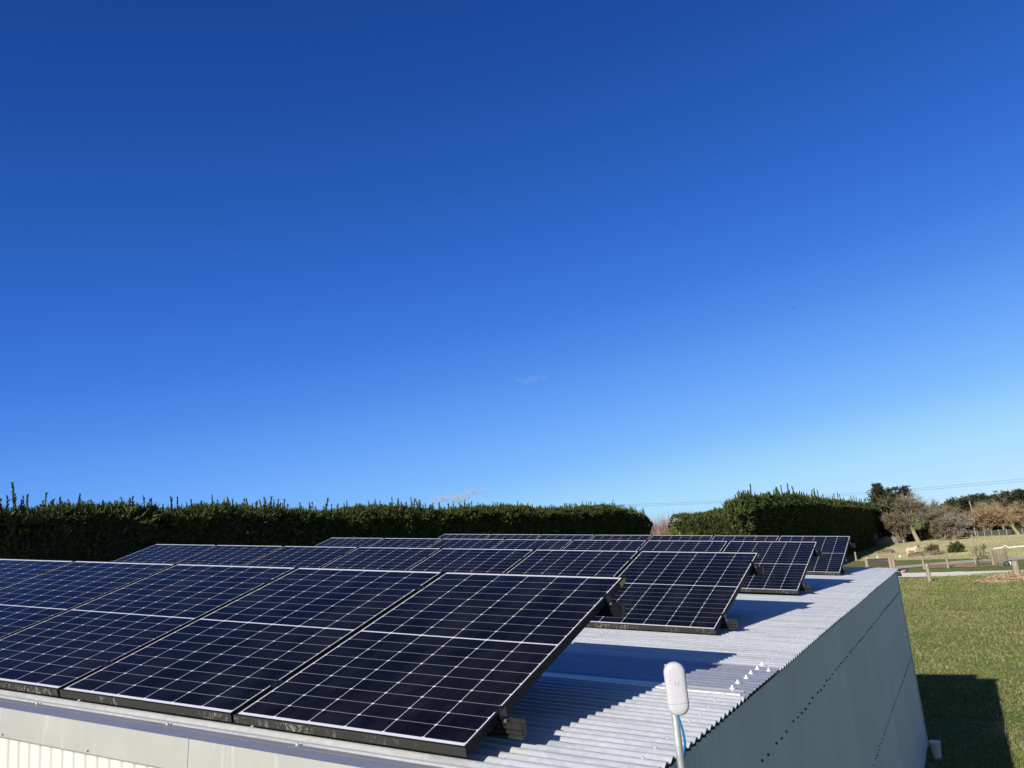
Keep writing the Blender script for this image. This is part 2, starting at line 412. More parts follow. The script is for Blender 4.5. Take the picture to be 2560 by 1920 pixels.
# ------------------------------------------------------------------ the shed (roof frame falls 5.7 degrees towards +X)
PHI = math.radians(5.7)
ROOF = Matrix.Rotation(PHI, 4, 'Y')
ZR = -0.054                                   # crest level of the roofing
XL, XR, YN, YF = -9.2, 0.618, -0.12, 12.97
shed = thing('shed', 'long low shed with a corrugated metal roof and cream walls under the solar panels', 'shed', (-4.3, 6.4, GZ))
SI = Matrix.Translation((-4.3, 6.4, GZ)).inverted()
def roof_part(name, mb, mat, bevel=0):
    o = mb.build(name, mat, shed, bevel); o.matrix_parent_inverse = SI; o.matrix_basis = ROOF
    return o
def wall_part(name, mb, mat, bevel=0):
    o = mb.build(name, mat, shed, bevel); o.matrix_parent_inverse = SI
    return o
P = 0.0762
def corr_sheet(y0, y1, amp, zc, x0=XL, x1=XR, th=.0012, lap=True):
    n = int(round((y1 - y0) / P * 12)); ys = [y0 + (y1 - y0) * i / n for i in range(n + 1)]
    vs = []
    for y in ys:
        z = zc - amp + amp * math.cos(2 * math.pi * (y - .052) / P)
        if lap and y > y1 - P * 1.3: z += .0016
        vs.append((y, z))
    V = []; F = []
    xs = [x0, x1]
    for (y, z) in vs:
        for x in xs: V.append((x, y, z))
    for (y, z) in vs:
        for x in xs: V.append((x, y, z - th))
    N = len(vs) * 2
    for i in range(n):
        a = 2 * i
        F.append((a, a + 1, a + 3, a + 2)); F.append((N + a, N + a + 2, N + a + 3, N + a + 1))
        F.append((a + 1, N + a + 1, N + a + 3, a + 3)); F.append((a, a + 2, N + a + 2, N + a))
    F.append((0, N, N + 1, 1)); F.append((2 * n, 2 * n + 1, N + 2 * n + 1, N + 2 * n))
    mb = MB(); mb.add(V, F, True); return mb
COVER = P * 10
ys = [YN] + [1.60 + COVER * k for k in range(-2, 16)]
ys = [y for y in ys if y < YF - .05] + [YF]
for k in range(len(ys) - 1):
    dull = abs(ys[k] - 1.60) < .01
    y1 = min(ys[k + 1] + (P * .9 if k < len(ys) - 2 else 0), YF)
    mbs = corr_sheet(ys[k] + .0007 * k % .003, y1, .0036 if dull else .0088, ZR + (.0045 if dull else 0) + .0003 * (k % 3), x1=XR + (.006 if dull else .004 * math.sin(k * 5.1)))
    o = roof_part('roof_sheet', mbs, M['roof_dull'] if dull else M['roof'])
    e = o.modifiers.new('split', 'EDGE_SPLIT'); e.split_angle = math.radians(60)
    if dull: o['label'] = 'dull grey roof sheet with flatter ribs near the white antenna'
# pale lap strip on the lower edge of the dull sheet
mb = MB()
for k in range(24):
    x0 = XL + (XR - .03 - XL) * k / 24; x1 = XL + (XR - .03 - XL) * (k + 1) / 24
    mb.box(x0, x1 - .0005, 1.605 + .003 * math.sin(k * 2.1), 1.712, ZR - .014, ZR + .0042 + .0006 * math.sin(k * 1.3))
roof_part('lap_strip', mb, M['lip'])
# front flashing: flat top, drop and turned lip
def flashing(name, yin, yout, drop, sgn, mat, up=.006):
    prof = [(yin, ZR - .008 if up > .01 else ZR + .004), (yout, ZR + up), (yout, ZR - drop), (yout - sgn * .012, ZR - drop - .009), (yout - sgn * .010, ZR - drop - .011),
            (yout + sgn * .0015, ZR - drop - .0005), (yout + sgn * .0015, ZR + up + .0015), (yin, ZR - .0065 if up > .01 else ZR + .0055)]
    xs = [XL - .02, -7.5, -5.1, -2.7, XR + .04]
    n = len(prof); vs = [(x, y, z) for x in xs for (y, z) in prof]
    fs = [(i * n + k, i * n + (k + 1) % n, (i + 1) * n + (k + 1) % n, (i + 1) * n + k) for i in range(len(xs) - 1) for k in range(n)]
    fs += [tuple(range(n)), tuple(reversed([(len(xs) - 1) * n + k for k in range(n)]))]
    mb = MB(); mb.add(vs, fs); return roof_part(name, mb, mat)
flashing('front_flashing', -.042, -.232, .108, -1, M['flash'], .012)
flashing('rear_flashing', YF - .03, YF + .10, .12, 1, M['flash'])
for xj in (-1.16, -4.2, -6.6):
    mb = MB(); mb.box(xj, xj + .05, -.2358, -.2340, ZR - .107, ZR + .0145)
    roof_part('flashing_joint', mb, M['flash'])

# walls: vertical corrugated cladding
def corr_wall_x(x, y0, y1, z0, ztop, amp=.0055):
    amp = .0075; n = int((y1 - y0) / P * 10); V = []; F = []
    for i in range(n + 1):
        y = y0 + (y1 - y0) * i / n; xo = x - amp + amp * math.cos(2 * math.pi * y / P)
        V += [(xo, y, z0), (xo, y, ztop)]
    for i in range(n): F.append((2 * i, 2 * i + 2, 2 * i + 3, 2 * i + 1))
    mb = MB(); mb.add(V, F, True); return mb
wx = .566
wtop = -wx * math.sin(PHI) + (ZR - .060)
wall_part('side_wall', corr_wall_x(wx, -.205, 12.97, GZ, wtop), M['cream'])
# front wall follows the roof slope
n = int(9.7 / P * 16); V = []; F = []
for i in range(n + 1):
    x = wx - 9.7 * i / n; yo = -.212 + .014 * max(0, math.cos(2 * math.pi * x / P)) ** 6
    V += [(x, yo, GZ), (x, yo, -x * math.tan(PHI) + ZR - .10)]
for i in range(n): F.append((2 * i, 2 * i + 2, 2 * i + 3, 2 * i + 1))
mb = MB(); mb.add(V, F, True); wall_part('front_wall', mb, M['cream'])
mb = MB(); mb.add([(wx - .006, 12.955, GZ), (XL + .05, 12.955, GZ), (XL + .05, 12.955, -XL * math.tan(PHI) - .1), (wx - .006, 12.955, wtop)], [(0, 1, 2, 3)])
mb.add([(XL + .05, -.17, GZ), (XL + .05, 12.955, GZ), (XL + .05, 12.955, -XL * math.tan(PHI) - .1), (XL + .05, -.17, -XL * math.tan(PHI) - .1)], [(0, 1, 2, 3)])
wall_part('rear_wall', mb, M['cream'])
# torn closure strip at the wall head, blackened to stand for roof-edge shade
rng = random.Random(11); mb = MB(); y = -.10; 
while y < 12.9:
    L = rng.uniform(.3, 1.4); dz = rng.choice((.045, .05, .058, .075, .052)); xo = rng.uniform(-.002, .004)
    mb.box(wx - .03, wx + .002 + xo, y, min(y + L, 12.9), ZR - dz - .012, ZR - .0205)
    y += L + .002
roof_part('closure_shade_strip', mb, M['foam_shade'])
mb = MB(); mb.box(wx - .008, wx + .012, 12.955, 13.02, GZ, wtop + .0)
mb.box(wx - .05, wx + .012, 13.02, 13.03, GZ, wtop)
wall_part('corner_flashing', mb, M['cream'])

# screws
def screw_mesh(name, washer, head, hh):
    mb = MB()
    def disc(r0, r1, z0, z1, n=8):
        a = [(r0 * math.cos(2 * math.pi * k / n), r0 * math.sin(2 * math.pi * k / n), z0) for k in range(n)]
        b = [(r1 * math.cos(2 * math.pi * k / n), r1 * math.sin(2 * math.pi * k / n), z1) for k in range(n)]
        mb.add(a + b, [(k, (k + 1) % n, n + (k + 1) % n, n + k) for k in range(n)] + [tuple(range(n, 2 * n))])
    disc(washer, washer * .8, 0, .003); disc(head, head * .92, .003, .003 + hh, 6)
    return mb.mesh(name)
wall_screw = screw_mesh('wall_screw', .009, .0055, .006)
RX = Matrix.Rotation(math.pi / 2, 4, 'Y')
rng = random.Random(2)
ws = []
for zrow in (-.485, -1.515):
    y = 1.52
    while y < 12.9:
        ws.append((y + rng.uniform(-.006, .006), zrow + rng.uniform(-.008, .008))); y += 2 * P if (int(y * 10) % 5) else 3 * P
ws.sort(key=lambda q: q[0])
wall_screw.materials.append(M['screw_wall'])
for (y, z) in ws[:96]:
    o = bpy.data.objects.new('wall_screw', wall_screw); COL.objects.link(o); o.parent = shed; o.matrix_parent_inverse = SI
    o.matrix_basis = Matrix.Translation((wx - .001, y, z)) @ RX
mb = MB()
for (y, z) in ws[96:]:
    mb.box(wx - .002, wx + .009, y - .007, y + .007, z - .007, z + .007)
if ws[96:]:
    o = wall_part('wall_screws', mb, M['screw_wall']); o['kind'] = 'stuff'
roof_screw = screw_mesh('roof_screw', .008, .0048, .005); roof_screw.materials.append(M['screw'])
cap_screw = screw_mesh('capped_screw', .014, .005, .013); cap_screw.materials.append(M['washer'])
y = .052 + P * 2; k = 0
while y < 12.9:
    on_dull = 1.6 < y < 2.62
    me = cap_screw if on_dull else roof_screw
    o = bpy.data.objects.new('roof_screw', me); COL.objects.link(o); o.parent = shed; o.matrix_parent_inverse = SI
    o.matrix_basis = ROOF @ Matrix.Translation((.52 - .005 * (y - 1) + rng.uniform(-.008, .008), y, ZR + (.0045 if on_dull else 0)))
    if on_dull: o['label'] = 'roof screw with a large white washer'
    y += 2 * P; k += 1
for (x, y) in ((-.74, 2.94), (-.74, 3.09), (-.75, 3.25), (-.74, 3.4), (-.76, 6.6), (-.75, 6.75), (-.74, 6.9), (-2.1, 6.7), (-.75, 10.25), (-.74, 10.4), (.1, 3.17), (-.3, 3.33)):
    o = bpy.data.objects.new('roof_screw', roof_screw); COL.objects.link(o); o.parent = shed; o.matrix_parent_inverse = SI
    o.matrix_basis = ROOF @ Matrix.Translation((x, .052 + P * round((y - .052) / P), ZR))
for (x, y) in ((.585, 2.31),):
    o = bpy.data.objects.new('roof_screw', cap_screw); COL.objects.link(o); o.parent = shed; o.matrix_parent_inverse = SI
    o.matrix_basis = ROOF @ Matrix.Translation((x, y, ZR + .004))
for x in (-2.33, -1.44, -.72, .1):
    o = bpy.data.objects.new('flashing_screw', roof_screw); COL.objects.link(o); o.parent = shed; o.matrix_parent_inverse = SI
    o.matrix_basis = ROOF @ Matrix.Translation((x, -.056, ZR - .004))
for x in (-2.29, -1.7, -1.1):
    o = bpy.data.objects.new('flashing_screw', roof_screw); COL.objects.link(o); o.parent = shed; o.matrix_parent_inverse = SI
    o.matrix_basis = ROOF @ Matrix.Translation((x, -.2335, ZR - .097)) @ Matrix.Rotation(math.pi / 2, 4, 'X')

# ------------------------------------------------------------------ solar panels on rails
def frame_mesh():
    mb = MB(); w = .011; t = .035; h = PW / 2
    # mitred lip and side for the four edges
    def ring(z, inset): return [(-h + inset, inset, z), (h - inset, inset, z), (h - inset, PH - inset, z), (-h + inset, PH - inset, z)]
    R = [ring(-t, 0), ring(-.0012, 0), ring(0, .0012), ring(0, w), ring(-.0028, w), ring(-.0028, .03), ring(-t, .03)]
    vs = [p for r in R for p in r]; fs = []
    for i in list(range(4)) + [5]:
        for k in range(4): fs.append((i * 4 + k, i * 4 + (k + 1) % 4, (i + 1) * 4 + (k + 1) % 4, (i + 1) * 4 + k))
    for k in range(4): fs.append((24 + k, 24 + (k + 1) % 4, (k + 1) % 4, k))
    mb.add(vs, fs); return mb.mesh('frame')
ME_FRAME = frame_mesh(); ME_FRAME.materials.append(M['frame'])
mb = MB(); mb.box(-PW / 2 + .008, PW / 2 - .008, .008, PH - .008, -.0075, -.0014); ME_CELLS = mb.mesh('solar_cells'); ME_CELLS.materials.append(M['cells'])
VC = (.272, 1.436)
def clamp_mesh(end):
    mb = MB()
    if end:
        mb.box(-.014, .012, -.022, .022, .0004, .0055); mb.box(.0015, .012, -.022, .022, -.048, .0004); mb.box(.012, .03, -.022, .022, -.048, -.042)
        mb.tube([(.004, 0, .0055), (.004, 0, .012)], .0065, 6)
    else:
        mb.box(-.020, .020, -.024, .024, .0004, .005); mb.box(-.006, .006, -.024, .024, -.040, .0004)
        mb.tube([(0, 0, .005), (0, 0, .0115)], .0065, 6)
    return mb.mesh('clamp')
ME_END = clamp_mesh(True); ME_END.materials.append(M['clamp']); ME_MID = clamp_mesh(False); ME_MID.materials.append(M['clamp'])
mb = MB(); mb.tube([(.022, -.012, -.040), (.022, -.012, -.030)], .0075, 6); ME_BOLT = mb.mesh('bolt'); ME_BOLT.materials.append(M['bolt'])
mb = MB(); mb.add([(PW / 2 + .0006, PH - .085, -.004), (PW / 2 + .0006, PH - .012, -.002), (PW / 2 + .0006, PH + .0006, -.004), (PW / 2 + .0006, PH + .0006, -.030), (PW / 2 + .0006, PH - .07, -.033)], [(0, 4, 3, 2, 1)])
mb.add([(PW / 2 + .0018, PH - .085, -.004), (PW / 2 + .0018, PH - .012, -.002), (PW / 2 + .0018, PH + .0006, -.004), (PW / 2 + .0018, PH + .0006, -.030), (PW / 2 + .0018, PH - .07, -.033)], [(0, 1, 2, 3, 4)])
ME_STICK = mb.mesh('sticker'); ME_STICK.materials.append(M['yellow'])
# row: y of the low edge, x offset, z offset, tilt, count
ROWS = [(0.006, 0.0, 0.0, .2900, 7, 'front'), (3.607, -.040, -.010, .2930, 7, 'second'), (7.109, -.028, .003, .2902, 7, 'third'), (10.689, -.017, -.008, .2965, 7, 'rearmost')]
ORD = ['right-end', 'second', 'third', 'fourth', 'fifth', 'sixth', 'left-end']
SKEW = [0, -.0031, .0063, .0060]
def sub(name, me, parent, M4=None):
    o = bpy.data.objects.new(name, me); COL.objects.link(o); o.parent = parent
    if M4 is not None: o.matrix_local = M4
    return o
for r, (y0, xo, zo, tl, cnt, rn) in enumerate(ROWS):
    for k in range(cnt):
        xc = xo - .0065 - PW / 2 - k * PITCH
        if k == 0: lab = 'solar panel at the right end of the %s row' % rn + (', yellow sticker on its upper corner' if r < 2 else '')
        elif k == cnt - 1: lab = 'solar panel at the left end of the %s row' % rn
        else: lab = '%s solar panel from the right end in the %s row' % (ORD[k], rn)
        jz = .0008 * math.sin(k * 7.3 + r)
        t = thing('solar_panel', lab, 'solar panel', (0, 0, 0), group='tilted solar panels on the shed roof')
        t.matrix_world = ROOF @ Matrix.Translation((xc, y0 - SKEW[r] * xc, zo + jz)) @ Matrix.Rotation(tl, 4, 'X')
        sub('frame', ME_FRAME, t); sub('solar_cells', ME_CELLS, t)
        for vv in VC:
            if k == 0:
                c = sub('end_clamp', ME_END, t, Matrix.Translation((PW / 2, vv, 0))); sub('bolt', ME_BOLT, c)
            else:
                sub('mid_clamp', ME_MID, t, Matrix.Translation((PW / 2 + (PITCH - PW) / 2, vv, 0)))
        if k == 0 and r < 2: sub('sticker', ME_STICK, t)
    # rails under the row
    for j, vv in enumerate(VC):
        xa = xo - cnt * PITCH - .03; xb = xo + (.085 if j == 0 else .075)
        t = thing('mounting_rail', 'black mounting rail under the %s edge of the %s panel row' % (('lower', 'upper')[j], rn), 'mounting rail', group='rails carrying the solar panels')
        yc = y0 + vv * math.cos(tl); zc = zo + vv * math.sin(tl)
        MR = ROOF @ Matrix.Translation((0, yc, zc)) @ Matrix.Rotation(tl, 4, 'X')
        t.matrix_world = MR
        # extruded section with two grooves on the front side
        sec = [(-.022, -.037), (-.022, -.060), (-.012, -.062), (-.012, -.069), (-.022, -.071), (-.022, -.079), (-.012, -.081), (-.012, -.088), (-.022, -.090), (-.022, -.099),
               (.020, -.099), (.020, -.037), (.009, -.037), (.009, -.045), (-.009, -.045), (-.009, -.037)]
        if j == 1: sec = [(-.022, -.037), (-.022, -.099), (.020, -.099), (.020, -.037), (.009, -.037), (.009, -.045), (-.009, -.045), (-.009, -.037)]
        if j == 0:   # the low rail lies close to the roof: shift down its foot only a little
            pass
        n = len(sec); mb = MB()
        vs = [(x, y, z) for x in (xa, xb) for (y, z) in sec]
        mb.add(vs, [(q, (q + 1) % n, n + (q + 1) % n, n + q) for q in range(n)] + [tuple(reversed(range(n))), tuple(range(n, 2 * n))])
        o = mb.build('rail_bar', M['black_alu'] if j == 0 else M['clamp'], t)
        # feet / tilt legs
        hgt = (zc - ZR)
        for q in range(6):
            xq = xo - .47 - q * 1.5
            mb = MB()
            if j == 0:
                if hgt > .11: mb.box(xq, xq + .04, .022, .030, -.16, -.05)
                lg = mb.build('foot', M['black_alu'], t) if mb.v else None
            else:
                top = ROOF @ Vector((xq, yc + .0, zc - .08)); bot = ROOF @ Vector((xq, yc + .05, ZR - .002))
                inv = MR.inverted(); a = inv @ top; b = inv @ bot
                mb.tube([a, b], .016, 6); mb.box(-.03, .03, -.04, .04, 0, .006, Matrix.Translation(b) @ Matrix.Rotation(-tl, 4, 'X'))
                mb.build('leg', M['black_alu'], t)

# ------------------------------------------------------------------ antenna on its pole beside the roof edge
px_, py_ = .655, .362
pole = thing('antenna_pole', 'galvanised steel pole rising beside the roof edge behind the white antenna', 'pole', (px_, py_, GZ))
mb = MB(); mb.tube([(0, 0, z) for z in (0, 1.0, 2.0, 2.6, 3.095)], .0133, 16)
mb.build('tube', M['galv'], pole)
mb = MB()
for z in (.9, 2.2): mb.box(-.09, .016, -.018, .018, z, z + .03)
mb.build('wall_bracket', M['galv'], pole)
def rrect(w, h, r, n=10):
    pts = []
    for (cx, cy, a0) in ((w / 2 - r, h / 2 - r, 0), (-w / 2 + r, h / 2 - r, 90), (-w / 2 + r, -h / 2 + r, 180), (w / 2 - r, -h / 2 + r, 270)):
        for i in range(n + 1):
            a = math.radians(a0 + 90 * i / n); pts.append((cx + r * math.cos(a), cy + r * math.sin(a)))
    return pts
# head centre along the sight line through (1689, 1722)
dd = RIGHT * ((1691 - 1280) / FPX) + DOWN * ((1722 - 960) / FPX) + FWD
hc = CAM + dd * 2.885
face = Vector((.36, -1, 0)).normalized()
RZ = Matrix.Rotation(math.atan2(face.x, -face.y), 4, 'Z')
ant = thing('wireless_antenna', 'rounded white plastic outdoor wireless antenna clamped to the galvanised pole', 'antenna', hc, RZ)
mb = MB(); prof = [(.0, .030, 0), (.0, .0, 0), (.003, -.006, 0), (.0075, -.010, 0), (.014, -.0125, 0), (.022, -.0138, 0)]
rings = []
for (ins, yy_, _) in [(.004, .024, 0), (.0, .019, 0), (.0, -.001, 0), (.0022, -.006, 0), (.006, -.0095, 0), (.012, -.012, 0), (.020, -.0132, 0), (.030, -.0136, 0)]:
    pts = rrect(.0735 - 2 * ins, .176 - 2 * ins, max(.0355 - ins, .0035)); rings.append([(x, yy_, z) for x, z in pts])
n = len(rings[0]); vs = [p for r_ in rings for p in r_]
fs = [(i * n + k, i * n + (k + 1) % n, (i + 1) * n + (k + 1) % n, (i + 1) * n + k) for i in range(len(rings) - 1) for k in range(n)]
mb.add(vs, fs, True); mb.add(rings[-1], [tuple(range(n))], True); mb.add(rings[0], [tuple(reversed(range(n)))])
body = mb.build('housing', M['plastic'], ant)
# embossed U mark and the seam of the lower cover
mb = MB(); upts = [(-.0055, 0, .010)] + [(-.0055, 0, .004)] + [(.0055 * math.cos(a), 0, .002 + .0055 * math.sin(a)) for a in [math.radians(180 + 180 * i / 8) for i in range(9)]] + [(.0055, 0, .004), (.0055, 0, .010)]
mb.tube([(x + .004, -.0138, z + .016) for x, _, z in upts], .0008, 6); mb.build('emblem', M['plastic_line'], ant)
mb = MB(); mb.tube([(-.033, -.0075, -.0475), (-.028, -.0112, -.0475), (-.018, -.0135, -.0475), (0, -.0139, -.0475), (.018, -.0135, -.0475), (.028, -.0112, -.0475), (.033, -.0075, -.0475)], .0007, 6); mb.build('cover_seam', M['plastic_line'], ant)
mb = MB(); mb.box(-.030, .004, .022, .034, -.06, .079)
for z in (.012, -.045): mb.tube([(-.045, .05, z), (-.04, .03, z), (-.01, .028, z), (.0, .05, z), (-.02, .066, z), (-.043, .058, z)], .003, 6)
mb.build('mounting_clip', M['plastic'], ant)
# blue cable: from the antenna's foot out and back to the wall
ctl = [(1692, 1781, 2.88), (1697, 1797, 2.88), (1704, 1818, 2.885), (1709, 1838, 2.89), (1712, 1858, 2.90), (1711, 1875, 2.92), (1708, 1892, 2.95), (1706, 1912, 2.98), (1706, 1940, 2.99), (1708, 1990, 2.99)]
pts = []
for (u, v, dep) in ctl:
    d_ = RIGHT * ((u - 1280) / FPX) + DOWN * ((v - 960) / FPX) + FWD; pts.append(CAM + d_ * dep)
def catmull(p, n=6):
    out = []
    for i in range(len(p) - 1):
        a = p[max(i - 1, 0)]; b = p[i]; c = p[i + 1]; d = p[min(i + 2, len(p) - 1)]
        for k in range(n):
            t = k / n
            out.append(.5 * ((2 * b) + (c - a) * t + (2 * a - 5 * b + 4 * c - d) * t * t + (3 * b - a - 3 * c + d) * t ** 3))
    out.append(p[-1]); return out
mb = MB(); mb.tube(catmull(pts), .0044, 10); o = mb.build('network_cable', M['cable'])
tag(o, 'blue network cable hanging in a bow from the white antenna', 'cable')

# bucket at the foot of the far wall corner
bpos = at(2341, 1897)
bk = thing('bucket', 'small white plastic bucket standing upside up by the far corner of the shed wall', 'bucket', (bpos.x + .02, bpos.y, GZ))
bk['label'] = 'small white plastic pot on the shaded grass by the wall base'; bk['category'] = 'pot'; bk.name = 'plastic_pot'
mb = MB(); n = 18
prof = [(.0, .0), (.052, .0), (.056, .01), (.076, .235), (.081, .237), (.081, .252), (.072, .252), (.050, .015), (0, .015)]
vs = [(r_ * math.cos(2 * math.pi * k / n), r_ * math.sin(2 * math.pi * k / n), z) for (r_, z) in prof for k in range(n)]
fs = [(i * n + k, i * n + (k + 1) % n, (i + 1) * n + (k + 1) % n, (i + 1) * n + k) for i in range(len(prof) - 1) for k in range(n)]
mb.add(vs, fs, True); mb.build('pot_body', M['bucket'], bk)

# ------------------------------------------------------------------ vegetation generators
def unit(a): return a / np.maximum(np.linalg.norm(a, axis=1, keepdims=True), 1e-9)
def shoots(Pt, D, L, Wd, rs, per=5, spread=.45):
    """bundles of narrow pointed leaves: Pt base points, D directions, L lengths, Wd widths"""
    N = len(Pt); out = []
    for k in range(per):
        d = unit(D + rs.normal(0, spread, (N, 3)))
        s = unit(np.cross(d, rs.normal(0, 1, (N, 3)))) * (Wd[:, None] * .5)
        off = rs.uniform(-.25, .25, (N, 1)) * L[:, None] * D
        b = Pt + off; l = (L * rs.uniform(.6, 1.15, N))[:, None]
        out.append(np.stack([b - s, b + s, b + d * l * .55 + s * .8, b + d * l], 1))
    return np.concatenate(out, 0).reshape(-1, 3)

def vnoise(P3, sc, seed):
    return np.array([noise.noise(Vector((x * sc + seed, y * sc, z * sc))) for x, y, z in P3])

def hedge_run(name, label, cat, x0, x1, y0, y1, ztop, seed, dens_face, dens_top, Ls, Wds, mat, tall=(), tophf=None, group=None, near_end=True, far_end=True, cand=20):
    """hedge between x0 (hidden back) and x1 (seen face), running along y"""
    rs = np.random.RandomState(seed)
    t = thing(name, label, cat, ((x0 + x1) / 2, (y0 + y1) / 2, GZ), group=group)
    base = np.array([(x0 + x1) / 2, (y0 + y1) / 2, GZ])
    hf = tophf or (lambda y: 0.0)
    h = ztop - GZ; w = x1 - x0; ln = y1 - y0
    pts = []; nrm = []
    def addp(p, n_): pts.append(p); nrm.append(np.tile(n_, (len(p), 1)))
    n1 = int(ln * h * dens_face); a = np.stack([np.full(n1, x1), rs.uniform(y0, y1, n1), GZ + h * rs.uniform(0.02, 1, n1)], 1); addp(a, (1, 0, .35))
    n2 = int(ln * w * dens_top); a = np.stack([x1 - w * rs.uniform(0, 1, n2) ** 1.3, rs.uniform(y0, y1, n2), np.full(n2, ztop)], 1); addp(a, (0, 0, 1))
    if near_end: n3 = int(w * h * dens_face); a = np.stack([rs.uniform(x0, x1, n3), np.full(n3, y0), GZ + h * rs.uniform(0, 1, n3)], 1); addp(a, (0, -1, .35))
    if far_end: n3 = int(w * h * dens_face * .6); a = np.stack([rs.uniform(x0, x1, n3), np.full(n3, y1), GZ + h * rs.uniform(0, 1, n3)], 1); addp(a, (0, 1, .35))
    Pp = np.concatenate(pts); Nn = np.concatenate(nrm).astype(float)
    # round the upper edge and bulge the surface
    top = (Pp[:, 2] > ztop - .6)
    nz = vnoise(Pp, .8, seed) ; nz2 = vnoise(Pp, 2.6, seed + 9)
    amp = .24 * nz + .14 * nz2
    Pp += unit(Nn) * amp[:, None]
    edge = np.clip((Pp[:, 0] - (x1 - .5)) / .5, 0, 1) * np.clip((Pp[:, 2] - (ztop - .5)) / .5, 0, 1)
    Pp[:, 2] -= edge * .18
    ed2 = np.clip((y0 + .8 - Pp[:, 1]) / .8, 0, 1) + np.clip((Pp[:, 1] - (y1 - .8)) / .8, 0, 1)
    Pp[:, 2] -= (ed2 ** 2) * .45 * np.clip((Pp[:, 2] - (ztop - 1.2)) / 1.2, 0, 1)
    frac = np.clip((Pp[:, 2] - GZ) / h, 0, 1)
    Pp[:, 2] += frac * np.array([hf(y) for y in Pp[:, 1]]) + (frac > .85) * .14 * vnoise(Pp, 1.7, seed + 4)
    D = unit(unit(Nn) * .7 + np.array([0, 0, .75]) + rs.normal(0, .35, Nn.shape))
    isface = Nn[:, 2] < .9
    D[~isface] = unit(np.array([0, 0, 1.0]) + rs.normal(0, .30, Nn[~isface].shape)); D[isface] = unit(Nn[isface] + rs.normal(0, .55, Nn[isface].shape) + np.array([0, 0, .25]))
    L = Ls * rs.uniform(.5, 1.3, len(Pp)); Wd = Wds * rs.uniform(.7, 1.3, len(Pp))
    V1 = shoots(Pp, D, L, Wd, rs, 5, .42)
    # upright candles along the top
    nc = int(ln * cand); cx = x1 - .1 - w * rs.uniform(0, .6, nc) ** 1.5; cy = rs.uniform(y0 + .3, y1 - .3, nc)
    cz = ztop + np.array([hf(y) for y in cy]) + .18 * rs.uniform(-1, .5, nc)
    cl = Ls * 1.25 * rs.uniform(.3, 1.5, nc) * (1 + .8 * (rs.uniform(0, 1, nc) > .965))
    ex = [(x1 - .3, yy, q) for yy, q in tall]
    if ex:
        cx = np.r_[cx, [e[0] for e in ex]]; cy = np.r_[cy, [e[1] for e in ex]]; cz = np.r_[cz, [ztop + hf(e[1]) for e in ex]]; cl = np.r_[cl, [e[2] for e in ex]]
    Vc = []
    for i in range(len(cx)):
        b = np.array([cx[i], cy[i], cz[i] - .1]); steps = max(4, int(cl[i] / (Ls * .2)))
        lean = rs.normal(0, .10, 2); tt = np.linspace(0, 1, steps)
        q = b + np.stack([lean[0] * tt * cl[i], lean[1] * tt * cl[i], tt * (cl[i] + .1)], 1)
        Vc.append(shoots(q, np.tile([lean[0], lean[1], 1.0], (steps, 1)), Ls * (.75 - .3 * tt), np.full(steps, Wds * .95), rs, 4, .30))
    V = np.concatenate([V1] + Vc) - base
    me = np_mesh('foliage', V, 4); link('foliage', me, mat, t)
    # solid inner mass, near-black to stand for the shade inside the hedge
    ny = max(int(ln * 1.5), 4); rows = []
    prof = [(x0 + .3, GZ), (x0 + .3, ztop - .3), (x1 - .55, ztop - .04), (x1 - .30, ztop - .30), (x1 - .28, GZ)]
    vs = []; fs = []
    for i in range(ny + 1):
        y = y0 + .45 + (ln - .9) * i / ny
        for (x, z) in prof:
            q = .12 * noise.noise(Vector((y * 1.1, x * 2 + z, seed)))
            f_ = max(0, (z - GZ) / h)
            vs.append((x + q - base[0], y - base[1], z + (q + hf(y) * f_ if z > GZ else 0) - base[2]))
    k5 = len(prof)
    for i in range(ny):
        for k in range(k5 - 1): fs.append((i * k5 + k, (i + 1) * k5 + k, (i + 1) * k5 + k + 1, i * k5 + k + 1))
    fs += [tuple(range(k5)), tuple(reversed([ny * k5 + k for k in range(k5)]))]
    mb = MB(); mb.add(vs, fs); mb.build('shade_core', M['hedge_core'], t)
    return t

T1 = [(0, 2.62), (7.4, 2.63), (8.8, 2.64), (9.6, 2.69), (11.5, 2.62), (12.5, 2.63), (13.1, 2.73), (13.8, 2.67), (14.6, 2.72), (15.1, 2.83), (15.4, 2.75), (16.3, 2.64), (17.5, 2.57), (18.3, 2.55), (19.5, 2.7), (20.6, 2.79),
      (21.1, 2.85), (22.4, 2.81), (22.9, 2.7), (25.3, 2.76), (27.9, 2.81), (34.2, 2.81), (39.3, 3.0), (41.7, 3.0), (43.6, 2.86), (45.6, 2.74), (47.4, 2.5)]
T2 = [(49.9, 2.8), (54.0, 3.05), (56.4, 3.02), (64.0, 3.25), (71.4, 3.5), (82.4, 3.45), (93.8, 3.4), (108.6, 3.46), (128.3, 3.52), (147.8, 3.45), (158.8, 3.1), (166, 2.4)]
T2 = [(-2.67 + (y + 2.67) * 1.1516, .634 + (z - .634) * 1.1516) for y, z in T2]
def outline(tab, z0): return lambda y: float(np.interp(y, [q[0] for q in tab], [q[1] for q in tab])) - z0
tall1 = [(7.85, .42), (8.0, .3), (13.0, .34), (17.3, .5), (17.9, .34), (15.05, .25), (22.4, .3)]
hedge_run('hedge', 'long dark conifer hedge running away behind the panels from the left edge', 'hedge', -17.4, -14.95, 1.0, 46.8, 2.45, 5, 130, 230, .17, .040, M['hedge'], tall1,
          outline(T1, 2.60))
